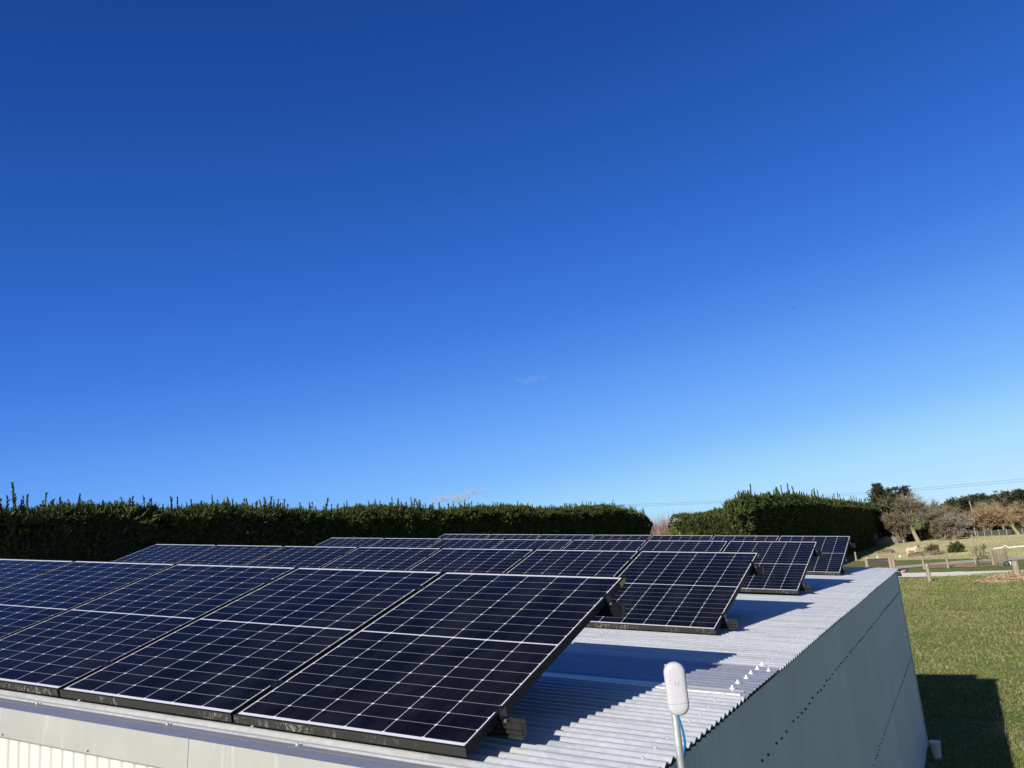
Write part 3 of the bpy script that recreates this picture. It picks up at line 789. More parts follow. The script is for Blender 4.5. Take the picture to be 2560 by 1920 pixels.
hedge_run('hedge', 'tall shaggy conifer hedge beyond the driveway with thin leading shoots on top', 'hedge', -13.4, -11.9, 58.6, 190.0, 3.2, 8, 22, 60, .38, .11, M['hedge'],
          [(59.5, .9), (60.2, .5), (63, 1.3), (63.5, .8), (67, .7)] + [(70 + i * 3.3, .6 + .9 * abs(math.sin(i * 3.7))) for i in range(34)], lambda y, f_=outline(T2, 3.42): f_(y) + .28 * noise.noise(Vector((y * .45, 9, 0))), cand=11)
hedge_run('hedge', 'lower clipped hedge end in the middle gap, beside the tall shaggy hedge', 'hedge', -18.4, -13.0, 61.3, 65.5, 2.62, 13, 60, 90, .26, .07, M['hedge'], [(61.6, .4)], lambda y: 0)
def shrub(name, label, cat, c, r, n, Ls, Wds, mat, seed, group=None, updir=.6, core=True):
    rs = np.random.RandomState(seed); t = thing(name, label, cat, c, group=group)
    d = unit(rs.normal(0, 1, (n, 3))); d[:, 2] = np.abs(d[:, 2]) * 1.0
    q = d * rs.uniform(.55, 1.0, (n, 1)) ** .6
    nz = 1 + .45 * vnoise(q * 2.2, 1.0, seed)
    Pp = q * np.array(r) * nz[:, None]
    D = unit(d + np.array([0, 0, updir]) + rs.normal(0, .3, d.shape))
    V = shoots(Pp, D, Ls * rs.uniform(.5, 1.3, n), Wds * rs.uniform(.7, 1.3, n), rs, 4, .5)
    link('foliage', np_mesh('foliage', V, 4), mat, t)
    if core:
        mb = MB(); mb.blob((0, 0, r[2] * .35), (r[0] * .6, r[1] * .6, r[2] * .5), jit=.4); mb.build('shade_core', M['hedge_core'], t)  # dark core stands for the shade inside the bush
    return t
q = at_y(1684, 1364, 59.0)
shrub('shrub', 'light green shrub at the foot of the lower hedge end', 'shrub', (q.x + .3, 59.2, GZ), (1.9, 1.3, 4.3), 2600, .30, .08, M['hedge_light'], 21)

# bare trees ---------------------------------------------------------------
class Tree:
    def __init__(s, seed, twig_r=.02): s.rng = random.Random(seed); s.wood = MB(); s.tw = []; s.twig_r = twig_r
    def twig(s, p, d, L, r):
        rng = s.rng; seg = 3; a = Vector(p); dd = Vector(d)
        for i in range(seg):
            b = a + dd * (L / seg); side = dd.cross(Vector((rng.gauss(0, 1), rng.gauss(0, 1), rng.gauss(0, 1))))
            if side.length < 1e-4: side = Vector((1, 0, 0))
            side.normalize(); w0 = r * (1 - i / (seg + .6)); w1 = r * (1 - (i + 1) / (seg + .6))
            s.tw += [a - side * w0, a + side * w0, b + side * w1, b - side * w1]
            dd = (dd + Vector((rng.gauss(0, .16), rng.gauss(0, .16), rng.gauss(0, .12) + s.droop))).normalized(); a = b
    def grow(s, p, d, L, r, lev):
        rng = s.rng; n = 4; pts = [Vector(p)]; dd = Vector(d).normalized(); dirs = [dd.copy()]
        for i in range(n):
            pts.append(pts[-1] + dd * (L / n))
            dd = (dd + Vector((rng.gauss(0, s.wig), rng.gauss(0, s.wig), rng.gauss(0, s.wig * .6) + s.lift * (1 if lev else .3)))).normalized(); dirs.append(dd.copy())
        rs = [r * (1 - .5 * i / n) for i in range(n + 1)]
        if lev < s.maxw: s.wood.tube(pts, rs, 7 if lev == 0 else (5 if lev == 1 else 4), cap=False)
        else: 
            for i in range(n):
                side = dirs[i].cross(Vector((rng.gauss(0, 1), rng.gauss(0, 1), rng.gauss(0, 1)))).normalized()
                s.tw += [pts[i] - side * rs[i], pts[i] + side * rs[i], pts[i + 1] + side * rs[i + 1], pts[i + 1] - side * rs[i + 1]]
        if lev >= s.levels:
            for k in range(s.ntw):
                i = rng.randint(1, n); s.twig(pts[i], s.dev(dirs[i], .7), L * rng.uniform(.6, 1.3) * s.twl, s.twig_r)
            return
        kids = s.kids[min(lev, len(s.kids) - 1)]
        for k in range(kids):
            i = n if k < 2 else rng.randint(max(1, int(n * s.first)) if lev == 0 else 1, n)
            ang = s.ang * rng.uniform(.6, 1.3)
            s.grow(pts[i], s.dev(dirs[i], ang), L * s.ratio * rng.uniform(.75, 1.15), rs[i] * (.72 if k < 2 else .5), lev + 1)
    def dev(s, d, ang):
        rng = s.rng; a = Vector((rng.gauss(0, 1), rng.gauss(0, 1), rng.gauss(0, .7))); a = (a - d * a.dot(d)).normalized()
        return (d * math.cos(ang) + a * math.sin(ang)).normalized()
def bare_tree(name, label, base, H, seed, bark, twig, group=None, trunk=.22, kids=(4, 4, 3, 3), levels=3, maxw=3, ntw=5, ang=.6, wig=.13, lift=.06, droop=.0, ratio=.68, twl=.9, twig_r=.02, lean=(0, 0), r=.2, first=.5, cat='tree', sx=1.0, multi=1):
    T = Tree(seed, twig_r); T.wig = wig; T.lift = lift; T.droop = droop; T.kids = kids; T.levels = levels; T.maxw = maxw; T.ntw = ntw; T.ang = ang; T.ratio = ratio; T.twl = twl; T.first = first
    for k in range(multi):
        a = k * 2.4; sp_ = .25 if multi > 1 else 0
        T.grow((.3 * sp_ * math.cos(a), .3 * sp_ * math.sin(a), -.05), (lean[0] + sp_ * math.cos(a), lean[1] + sp_ * math.sin(a), 1), H * trunk, r, 0)
    V = np.array([tuple(v) for v in T.tw]); zt = V[:, 2].max(); k = H / zt
    V *= np.array([k * sx, k * sx, k]); T.wood.v = [(x * k * sx, y * k * sx, z * k) for x, y, z in T.wood.v]
    t = thing(name, label, cat, base, group=group)
    T.wood.build('trunk', bark, t); link('crown', np_mesh('crown', V, 4), twig, t)
    return t
def conifer(name, label, base, H, R, seed, n=1400, mat=None, shape='cone', group=None, z0=.1, Ls=.6, Wds=.16):
    rs = np.random.RandomState(seed); t = thing(name, label, 'tree', base, group=group)
    nb = 34; P_ = []; D_ = []
    for b in range(nb):
        f = z0 + (1 - z0) * (b + .5) / nb; z = H * f
        if shape == 'cone': rad = R * (1 - (f - z0) / (1 - z0)) ** .75 + .25
        else: rad = R * math.sqrt(max(0.02, 1 - ((f - .62) / .42) ** 2))
        for k in range(4):
            a = rs.uniform(0, 6.283); rr = rad * rs.uniform(.45, 1.12); m_ = max(6, int(n / nb / 4))
            tt = rs.uniform(.15, 1, m_) ** .7
            p = np.stack([np.cos(a) * rr * tt, np.sin(a) * rr * tt, z + (.12 * rr) * tt], 1) + rs.normal(0, .06 * R + .05, (m_, 3)) * np.array([1, 1, .6])
            P_.append(p); D_.append(np.tile([np.cos(a) * .8, np.sin(a) * .8, .45], (m_, 1)))
    Pp = np.concatenate(P_); D = unit(np.concatenate(D_)); N = len(Pp)
    V = shoots(Pp, D, Ls * rs.uniform(.5, 1.3, N), Wds * rs.uniform(.7, 1.3, N), rs, 3, .5)
    link('crown', np_mesh('crown', V, 4), mat or M['pine'], t)
    mb = MB(); mb.tube([(0, 0, -.05), (.03, 0, H * .5), (0, .02, H * .93)], [.03 * H, .02 * H, .004 * H], 7); mb.build('trunk', M['bark'], t)
    return t

def gtree(u, vb, y=None):
    """ground point of the tree base seen (or hidden) at pixel column u"""
    if y is None: return at(u, vb)
    p = at_y(u, vb, y); return Vector((p.x, p.y, GZ))
def height_for(p, vtop):
    """height so that the top shows at picture row vtop (the scene is seen nearly level)"""
    d = p - CAM; dep = d.dot(FWD)
    lo_, hi_ = 0, 40
    for _ in range(40):
        m_ = (lo_ + hi_) / 2; q = p + Vector((0, 0, m_)) - CAM
        v = 960 + FPX * q.dot(DOWN) / q.dot(FWD)
        if v > vtop: lo_ = m_
        else: hi_ = m_
    return lo_
def col(u, y):
    """ground point at distance y under picture column u at horizon height"""
    d = RIGHT * ((u - 1280) / FPX) + DOWN * ((1330 - 960) / FPX) + FWD
    p = CAM + d * ((y - CAM.y) / d.y); return Vector((p.x, p.y, GZ))
# big lichen-covered bare tree and its neighbours behind the paddock
p = col(2292, 158); H = height_for(p, 1222)
bare_tree('bare_tree', 'large spreading bare tree with yellow-green lichen on its limbs, right of the tall hedge', p, H, 3, M['bark_lichen'], M['twig_brown'], trunk=.26, kids=(6, 5, 4, 3), levels=3, ntw=11, ang=.7, lift=.07, ratio=.68, twl=1.3, twig_r=.024, r=.24, lean=(-.25, 0), sx=1.15)
p = col(2322, 176); H = height_for(p, 1214)
bare_tree('bare_tree', 'pale grey bare tree top showing right behind the big lichened tree', p, H, 12, M['bark'], M['twig_grey'], trunk=.34, kids=(4, 4, 3), levels=3, ntw=6, ang=.42, lift=.10, twl=1.0, twig_r=.035, r=.25)
p = col(2212, 170); H = height_for(p, 1213)
conifer('conifer', 'dark pointed conifer rising behind the right end of the tall hedge', p, H, 3.4, 31, 2600, z0=.15)
for i, (u, y, vt, R_) in enumerate([(2246, 186, 1222, 2.6), (2275, 190, 1219, 2.4), (2232, 182, 1232, 2.5)]):
    p = col(u, y); conifer('conifer', ['dark rounded pine crown between the pointed conifer and the big bare tree', 'dark pine crown poking out above the big bare tree', 'small dark pine just right of the pointed conifer'][i], p, height_for(p, vt), R_, 40 + i, 1700, shape='round', group='pines along the far tree line')
pl = [(2378, 180, 1262), (2398, 186, 1256), (2418, 190, 1248), (2432, 184, 1250), (2462, 188, 1240), (2478, 190, 1243), (2495, 186, 1252), (2520, 200, 1240), (2545, 190, 1232), (2562, 190, 1230), (2582, 190, 1226)]
dl = ['leftmost low', 'second from left', 'third from left', 'fourth from left, behind the utility pole, a', 'wind-swept', 'broad', 'low', 'distant', 'tall', 'tallest', 'outermost']
for i, (u, y, vt) in enumerate(pl):
    p = col(u, y); conifer('conifer', '%s dark pine in the far tree line' % dl[i], p, height_for(p, vt), 3.0 + (i % 3) * .4, 60 + i, 1500, shape='round', group='pines along the far tree line')
bt_ = [(2345, 168, 1262, 'twig_brown', 'brown leafless tree right of the big lichened tree'), (2368, 172, 1258, 'twig_brown', 'brown leafless tree with upright twigs, second right of the big lichened tree'),
       (2392, 162, 1272, 'twig_grey', 'greyish leafless tree left of the utility pole'), (2415, 168, 1276, 'twig_brown', 'low leafless tree just left of the utility pole'),
       (2450, 165, 1278, 'twig_grey', 'grey leafless tree with fanned limbs just right of the utility pole'), (2470, 160, 1262, 'twig_orange', 'tan leafless tree with upright twigs right of the utility pole'),
       (2488, 166, 1258, 'twig_orange', 'orange-tan leafless tree left of the crooked willow'), (2358, 150, 1290, 'twig_brown', 'small leafless tree at the paddock edge near the pale fence posts'),
       (2384, 150, 1284, 'twig_grey', 'small grey leafless tree with one thin pale trunk'), (2572, 165, 1255, 'twig_orange', 'orange-tan leafless tree at the right edge of the photo'), (2252, 160, 1258, 'twig_brown', 'brown leafless tree partly behind the right end of the tall hedge')]
for i, (u, y, vt, tw, lb) in enumerate(bt_):
    p = col(u, y); bare_tree('bare_tree', lb, p, height_for(p, vt), 100 + i, M['bark'], M[tw], trunk=.16, kids=(6, 5, 4), levels=3, ntw=8, ang=.5, lift=.12, twl=1.3, twig_r=.02, r=.07, sx=1.15, multi=2 + i % 3, first=.1)
M['twig_gold'] = leaf_mat('twigs_olive_gold', (.13, .11, .05), (.21, .18, .09), (.31, .27, .15), .9)
for i, (u, y, vt, tw, lb) in enumerate([(2332, 178, 1240, 'twig_brown', 'slender leafless tree at the right shoulder of the big lichened tree'), (2352, 176, 1254, 'twig_gold', 'olive-gold slender leafless tree right of the big lichened tree'), (2378, 176, 1262, 'twig_gold', 'olive-gold upright leafless tree before the leftmost low pine'),
        (2402, 174, 1266, 'twig_brown', 'upright leafless tree left of the utility pole, before the pines'), (2428, 178, 1268, 'twig_gold', 'olive-gold leafless tree directly behind the utility pole'), (2461, 178, 1250, 'twig_gold', 'tall olive-gold leafless tree right of the utility pole'),
        (2480, 180, 1246, 'twig_orange', 'tall tan leafless tree with upright stems left of the willow'), (2503, 176, 1258, 'twig_gold', 'olive-gold leafless tree just left of the willow crown'), (2530, 180, 1248, 'twig_gold', 'olive-gold leafless tree behind the willow crown'), (2556, 178, 1250, 'twig_brown', 'slender leafless tree near the right picture edge')]):
    p = col(u, y); bare_tree('bare_tree', lb, p, height_for(p, vt), 300 + i, M['bark'], M[tw], trunk=.22, kids=(5, 4, 4), levels=3, ntw=7, ang=.38, lift=.2, twl=1.2, twig_r=.022, r=.08, sx=.95, multi=2, first=.2, group='slender bare trees along the far tree line')
# crooked willow
p = col(2546, 150); H = height_for(p, 1262)
bare_tree('willow', 'crooked willow with a thick leaning pale trunk and orange twigs near the right edge', p, H, 7, M['bark_lichen'], M['twig_orange'], trunk=.34, kids=(5, 4, 4), levels=3, ntw=12, ang=.75, lift=.03, droop=-.12, twl=1.4, twig_r=.02, r=.27, lean=(-.42, 0), first=.6)
p = col(2512, 170); H = height_for(p, 1208)
bare_tree('bare_tree', 'tall pale thin-twigged tree rising above the willow', p, H, 19, M['bark_lichen'], M['twig_grey'], trunk=.42, kids=(4, 3, 3), levels=3, ntw=5, ang=.5, lift=.08, twl=1.0, twig_r=.03, r=.2)
# undergrowth along the far paddock edge
for i, (u, y, vt, r_, mt_) in enumerate([(2330, 166, 1325, 2.0, 'scrub'), (2350, 166, 1330, 2.0, 'scrub'), (2312, 168, 1322, 2.2, 'scrub'), (2270, 168, 1325, 2.6, 'scrub'), (2380, 164, 1330, 2.0, 'scrub'), (2400, 165, 1326, 2.2, 'scrub'),
                                          (2337, 172, 1300, 2.2, 'pine'), (2420, 172, 1310, 2.4, 'scrub'), (2455, 170, 1305, 3.0, 'scrub'), (2490, 170, 1300, 3.0, 'scrub'), (2525, 172, 1300, 3.0, 'hedge'), (2560, 168, 1303, 3.0, 'hedge'), (2250, 170, 1310, 2.5, 'scrub'), (2232, 168, 1318, 2.5, 'hedge'), (2365, 172, 1305, 3, 'pine'), (2590, 170, 1300, 3.0, 'hedge')]):
    p = col(u, y)
    lb = ['low olive bush under the right side of the big bare tree', 'olive bush right of the big bare tree', 'olive bush behind the big bare tree trunk', 'olive bush left of the big bare tree trunk', 'olive bush left of the second pale fence post', 'olive bush right of the second pale fence post',
          'dark round bush right of the big bare tree', 'scrubby bush behind the green netting', 'scrubby bush behind the third pale fence post', 'scrubby bush left of the willow trunk', 'dark green bush beside the willow trunk', 'dark green bush right of the willow trunk', 'scrubby bush at the hedge end', 'dark bush against the hedge end', 'dark bush between the leafless trees', 'dark bush at the right picture edge'][i]
    shrub('shrub', lb, 'bush', p, (r_ * 1.3, r_, height_for(p, vt) * .86), 700, .5, .16, M[mt_], 200 + i, group='bushes along the far paddock edge')

# reddish bare thicket seen through the gap between the hedges
rs = np.random.RandomState(77); a0 = col(1585, 95); a1 = col(1760, 95)
N = 4200; f = rs.uniform(0, 1, N); zt = height_for(a0, 1292)
Pb = np.stack([a0.x + (a1.x - a0.x) * f, 95 + rs.uniform(-1.5, 1.5, N), GZ + rs.uniform(0, .6, N) * zt], 1)
V = shoots(Pb, np.tile([0, 0, 1.0], (N, 1)), rs.uniform(.2, .45, N) * zt, np.full(N, .045), rs, 4, .07)
o = link('thicket', np_mesh('thicket', V, 4), M['twig_red'])
o['kind'] = 'stuff'; o['label'] = 'reddish bare twiggy thicket seen through the gap between the hedges'; o['category'] = 'thicket'

# ------------------------------------------------------------------ fences, posts, poles
def post_mesh(mb, p, h, r, n=8, lean=(0, 0), rng=random.Random(1)):
    mb.tube([(p[0], p[1], p[2] - .1), (p[0] + lean[0] * h, p[1] + lean[1] * h, p[2] + h)], [r * 1.05, r * .95], n)
def lone_post(u, vb, vt, r, label, mat, cat='post', group=None, lean=(0, 0), name='wooden_post'):
    p = at(u, vb); h = height_for(p, vt)
    mb = MB(); q = Vector((0, 0, 0)); post_mesh(mb, q, h, r, 9, lean)
    o = mb.build(name, mat); o.location = p; return tag(o, label, cat, group)
lone_post(2325, 1455, 1409, .115, 'thick weathered wooden post on the lawn in front of the driveway', M['wood'])
lone_post(2546, 1450, 1402, .17, 'thick brown wooden post in the mulch heap at the right edge', M['wood'])
GP = 'pale posts of the far paddock fence'
for u, vb, vt, lb in [(2237, 1358, 1306, 'tall thin pale post in front of the tall hedge end'), (2303, 1352, 1328, 'pale fence post right of the big bare tree trunk'), (2368, 1349, 1326, 'pale fence post before the olive bushes'),
                      (2440, 1341, 1319, 'pale fence post left of the green netting'), (2512, 1337, 1313, 'pale fence post left of the willow trunk')]:
    lone_post(u, vb, vt, .13, lb, M['wood'], 'fence post', GP)
for u, vb, vt, lb in [(2263, 1373, 1349, 'green-grey post left of the animal in the paddock'), (2141, 1402, 1380, 'short post beside the rearmost solar panel corner'), (2407, 1380, 1358, 'thin pale stake standing in the paddock'),
                      (2540, 1371, 1349, 'weathered post in the right part of the paddock'), (2435, 1368, 1337, 'tall grey post above the young tree')]:
    lone_post(u, vb, vt, .09, lb, M['wood'], 'post', 'posts standing in the paddock')
for u, vb, vt, lb in [(2374, 1421, 1383, 'post at the right end of the rail fence by the track')]:
    pass
# rail fence by the track: posts and one top rail
fpx = [(2311, 1423, 1392), (2371, 1420, 1383)]
pA = at(2235, 1424); fence = thing('rail_fence', 'low weathered timber rail fence beside the dirt track', 'fence', pA)
tops = []
for (u, vb, vt) in [(2238, 1424, 1397)] + fpx:
    p = at(u, vb); h = height_for(p, vt); mb = MB(); post_mesh(mb, p - pA, h, .085, 8); mb.build('fence_post', M['wood'], fence); tops.append(p - pA + Vector((0, 0, h - .12)))
mb = MB(); mb.tube([tops[0], tops[1] + Vector((0, 0, .05)), tops[2]], .055, 6); mb.build('top_rail', M['wood'], fence)
# timber gate at the far corner of the shed
ga, gb = at(2170, 1427), at(2229, 1425); gate = thing('timber_gate', 'dark slatted timber pen gate between two pale posts beyond the shed corner', 'gate', ga)
hg = height_for(ga, 1397); dgb = gb - ga
for q, r_ in ((Vector((0, 0, 0)), .14), (dgb, .14), (dgb * 1.13, .12)):
    mb = MB(); post_mesh(mb, q, hg * 1.06, r_, 8); mb.build('gate_post', M['wood'], gate)
ang = math.atan2(dgb.y, dgb.x)
for k in range(4):
    z0_ = hg * (.08 + .235 * k); mb = MB(); mb.box(.2, dgb.length - .2, -.03, .03, z0_, z0_ + hg * .17, Matrix.Rotation(ang, 4, 'Z')); mb.build('gate_board', M['wood_dark'], gate)
mb = MB(); mb.tube([Vector((0, -.05, hg * 1.0)), dgb + Vector((0, -.05, hg * 1.02))], .05, 6); mb.build('gate_rail', M['wood'], gate)
# wire netting fence along the foot of the tall hedge
fa, fb = at(2112, 1385), at(2207, 1361.5)
wf = thing('wire_fence', 'thin wire netting fence with wooden posts along the foot of the tall hedge', 'fence', fa)
dv = fb - fa; hh = 1.9
for k in range(7):
    q = dv * (k / 6); mb = MB(); post_mesh(mb, q, hh + .15, .07, 6); mb.build('fence_post', M['wood'], wf)
mb = MB()
for k in range(8): 
    z = .12 + (hh - .12) * k / 7; mb.tube([Vector((0, 0, z)), dv + Vector((0, 0, z))], .008, 4, False)
for k in range(int(dv.length / .8)):
    q = dv * (k * .8 / dv.length); mb.tube([q + Vector((0, 0, .1)), q + Vector((0, 0, hh))], .006, 4, False)
mb.build('wire_netting', M['wire'], wf)
# green netting behind the third far post
na, nb_ = at(2445, 1341), at(2600, 1333); nf = thing('netting_fence', 'low green netting fence below the far trees on the right', 'fence', na)
dv = nb_ - na; hN = height_for(na, 1328); mb = MB()
mb.box(0, dv.length, -.01, .01, .05, hN, Matrix.Rotation(math.atan2(dv.y, dv.x), 4, 'Z')); mb.build('netting', M['netting'], nf)
for k in range(9):
    mb = MB(); post_mesh(mb, dv * (k / 8) + Vector((0, -.08, 0)), hN + .1, .07, 6); mb.build('fence_post', M['wood'], nf)
# green bin-like heap left of it
p = at(2424, 1342); t = thing('tarpaulin', 'dark green tarpaulin heap left of the green netting fence', 'tarpaulin', p)
mb = MB(); mb.blob((0, 0, .4), (1.5, 1.0, 1.25), 14, 9, .5); mb.build('cover', M['netting'], t)
# utility pole and the wires crossing the sky
p = at(2447, 1340); H = height_for(p, 1252)
mb = MB(); mb.tube([(0, 0, -.1), (-.35, 0, H)], [.13, .09], 9); o = mb.build('utility_pole', M['wood']); o.location = p
tag(o, 'tall thin leaning wooden utility pole in front of the far pines', 'utility pole')
def wire_obj(pts, label):
    mb = MB(); q = []
    for (u, v, dep) in pts:
        d_ = RIGHT * ((u - 1280) / FPX) + DOWN * ((v - 960) / FPX) + FWD; q.append(CAM + d_ * dep)
    mb.tube(catmull(q, 5), .011, 4, False); o = mb.build('power_line', M['clamp']); tag(o, label, 'power line', 'wires crossing the sky')
wire_obj([(1500, 1263, 120), (1700, 1257, 118), (1900, 1248, 115), (2100, 1235.5, 112), (2330, 1218, 108), (2560, 1197, 104), (2800, 1172, 100)], 'upper thin power line crossing the sky on the right')
wire_obj([(1500, 1267, 121), (1700, 1261, 119), (1900, 1252, 116), (2100, 1240, 113), (2330, 1223, 109), (2560, 1203, 105), (2800, 1178, 101)], 'lower thin power line crossing the sky on the right')
# TV aerials poking above the hedge
def aerial(u, v, y, w, lab, mat, seed):
    p = at_y(u, v, y); t = thing('tv_aerial', lab, 'aerial', (p.x, p.y, GZ)); h = p.z - GZ
    mb = MB(); mb.tube([(0, 0, 0), (0, 0, h + .1)], .03, 6); mb.build('mast', mat, t)
    ax = Vector((.88, .47, .02)); mb = MB(); mb.tube([ax * (-w / 2) + Vector((0, 0, h)), ax * (w / 2) + Vector((0, 0, h))], .03, 6)
    for k in range(7):
        c_ = ax * (w * (k / 6 - .5)) + Vector((0, 0, h)); l_ = .10 + .012 * k
        mb.tube([c_ - Vector((0, 0, l_)), c_ + Vector((0, 0, l_))], .018, 5)
    mb.build('antenna_boom', mat, t)
aerial(1307, 1262, 60, 1.35, 'pale television aerial poking above the hedge', M['antenna'], 1)
aerial(1545, 1266, 62, 1.0, 'dark television aerial above the right end of the long hedge', M['clamp'], 2)

# pale house seen through the trees at the right edge
p = col(2566, 205); hse = thing('house', 'pale cream house wall glimpsed through the trees at the right edge', 'house', p)
hw = height_for(p, 1262)
mb = MB(); mb.box(-4, 5, 0, 7, 0, hw); mb.build('wall', M['house'], hse)
mb = MB(); mb.add([(-4.4, -.4, hw + .01), (5.4, -.4, hw + .01), (5.4, 7.4, hw + .01), (-4.4, 7.4, hw + .01), (-4.4, 3.5, hw + 1.6), (5.4, 3.5, hw + 1.6)], [(0, 1, 5, 4), (2, 3, 4, 5), (0, 4, 3), (1, 2, 5), (0, 3, 2, 1)]); mb.build('roof', M['roof_tile'], hse)
for x in (-2.6, .6, 3.2):
    mb = MB(); mb.box(x, x + 1.1, -.05, -.003, hw * .45, hw * .75); mb.build('window', M['pane'], hse)

# heaps and small things
def heap(name, u, v, r, mat, label, cat, seed, n=60, group=None):
    p = at(u, v); rng = random.Random(seed); mb = MB()
    mb.blob((0, 0, 0), (r[0], r[1], r[2]), 16, 8, .5)
    for k in range(n):
        a = rng.uniform(0, 6.28); q = math.sqrt(rng.random()); x = r[0] * q * math.cos(a) * 1.1; y = r[1] * q * math.sin(a) * 1.1; z = r[2] * max(0, 1 - q * q) ** .5
        s_ = rng.uniform(.04, .11) * min(1.6, r[0]); d_ = Vector((rng.gauss(0, 1), rng.gauss(0, 1), rng.gauss(0, .5))).normalized() * s_ * 2
        mb.tube([Vector((x, y, z)) - d_, Vector((x, y, z + .03)) + d_], s_ * .25, 4)
    o = mb.build(name, mat); o.location = p; return tag(o, label, cat, group)
heap('mulch_heap', 2535, 1452, (1.5, 1.0, .20), M['mulch'], 'orange-brown heap of bark mulch round the thick post at the right edge', 'mulch heap', 5, 260)
heap('stone_heap', 2245, 1357, (1.5, .9, .9), M['stone'], 'heap of whitish stones at the foot of the tall hedge end', 'stones', 6, 30)
heap('brush_pile', 2222, 1361, (2.3, 1.2, 1.25), M['twig_grey'], 'grey-blue brush pile in the shade of the tall hedge end', 'brush pile', 7, 160)
heap('branch_heap', 2318, 1390, (1.6, .7, .45), M['twig_brown'], 'heap of cut branches right of the animal', 'branch heap', 8, 120)
heap('grass_clump', 2218, 1384, (.9, .5, .5), M['twig_brown'], 'brown dead weed clump behind the timber gate', 'weeds', 9, 120)
for i, (u, v, lb) in enumerate([(2116, 1404, 'white marker stone nearest the solar panels'), (2141, 1402, 'white marker stone by the short post'), (2168, 1399, 'white marker stone on the left gate post side'), (2194, 1397, 'white marker stone behind the gate middle'), (2250, 1394, 'white marker stone below the animal'), (2355, 1383, 'white marker stone by the rail fence'), (2247, 1432, 'white stone beside the driveway at the shed corner')]):
    p = at(u, v); mb = MB(); rr_ = .085 if i < 6 else .13; mb.blob((0, 0, .1), (rr_, rr_, .15), 10, 7, .35); o = mb.build('marker_stone', M['washer']); o.location = p; tag(o, lb, 'stone', 'white marker stones')
p = at(2256, 1432); mb = MB(); mb.blob((0, 0, .08), (.28, .16, .11), 12, 7, .4); o = mb.build('feed_sack', M['cloth_red']); o.location = p; tag(o, 'faded red sack lying beside the driveway', 'sack')
p = at(2265, 1428); mb = MB(); mb.blob((0, 0, .08), (.17, .15, .15), 12, 7, .3); o = mb.build('tub', M['dark_plastic']); o.location = p; tag(o, 'small dark tub beside the red sack', 'tub')
p = at(2518, 1414); mb = MB(); mb.blob((0, 0, .1), (.2, .18, .17), 12, 7, .3); o = mb.build('rubber_tub', M['dark_plastic']); o.location = p; tag(o, 'small black tub at the end of the mulch bed', 'tub')
p = at(2525, 1413); mb = MB(); mb.blob((0, 0, .1), (.12, .12, .14), 12, 7, .3); o = mb.build('white_tub', M['washer']); o.location = p; tag(o, 'small white tub beside the black tub', 'tub')
# young trees in the bed
p = at(2446, 1417); bare_tree('young_tree', 'young bare tree with a dark trunk in the mulch bed', p, height_for(p, 1358), 51, M['wood_dark'], M['twig_brown'], trunk=.42, kids=(6, 4), levels=2, maxw=2, ntw=6, ang=.9, lift=.0, twl=1.0, twig_r=.02, r=.09, first=.6)
lone_post(2440, 1413, 1378, .055, 'thin pale stake beside the young bare tree', M['wood'], 'stake')
p = at(2393, 1382); shrub('shrub', 'small round green bush in the paddock', 'bush', p, (.75, .7, 1.0), 260, .3, .09, M['hedge'], 301)
p = at(2333, 1386); shrub('shrub', 'small grey-green bush right of the animal', 'bush', p, (.7, .6, .95), 220, .3, .09, M['scrub'], 302)
p = at(2460, 1385); bare_tree('young_tree', 'twiggy young tree right of the tall grey post', p, height_for(p, 1357), 52, M['bark'], M['twig_brown'], trunk=.3, kids=(5, 4), levels=2, maxw=2, ntw=6, ang=.7, twl=1.1, twig_r=.02, r=.05)
# mesh guard round a sapling
p = at(2505, 1413); hgd = height_for(p, 1374); gd = thing('tree_guard', 'brown wire mesh guard round a sapling in the mulch bed', 'tree guard', p)
mb = MB(); n = 16; rg = .42
for k in range(n):
    a = 2 * math.pi * k / n; mb.tube([(rg * math.cos(a), rg * math.sin(a), 0), (rg * math.cos(a), rg * math.sin(a), hgd)], .016, 4, False)
for k in range(12):
    z = hgd * k / 11; mb.tube([(rg * math.cos(2 * math.pi * i / n), rg * math.sin(2 * math.pi * i / n), z) for i in range(n + 1)], .014, 4, False)
mb.build('mesh_cylinder', M['wood'], gd)
mb = MB(); post_mesh(mb, Vector((-.5, 0, 0)), hgd * 1.1, .07, 7); mb.build('guard_stake', M['wood'], gd)
# fallen pale branch in the paddock
pa_, pb_ = at(2485, 1376), at(2600, 1369); mb = MB(); d_ = pb_ - pa_
mb.tube([Vector((0, 0, .15)), d_ * .2 + Vector((0, .1, .22)), d_ * .27 + Vector((0, .1, .42)), d_ * .33 + Vector((0, 0, .18)), d_ * .6 + Vector((0, .15, .22)), d_ + Vector((0, 0, .2))], [.06, .07, .06, .07, .07, .05], 7)
mb.build('fallen_branch', M['stone']).location = pa_
tag(bpy.data.objects['fallen_branch'], 'long pale fallen branch lying across the paddock on the right', 'branch')

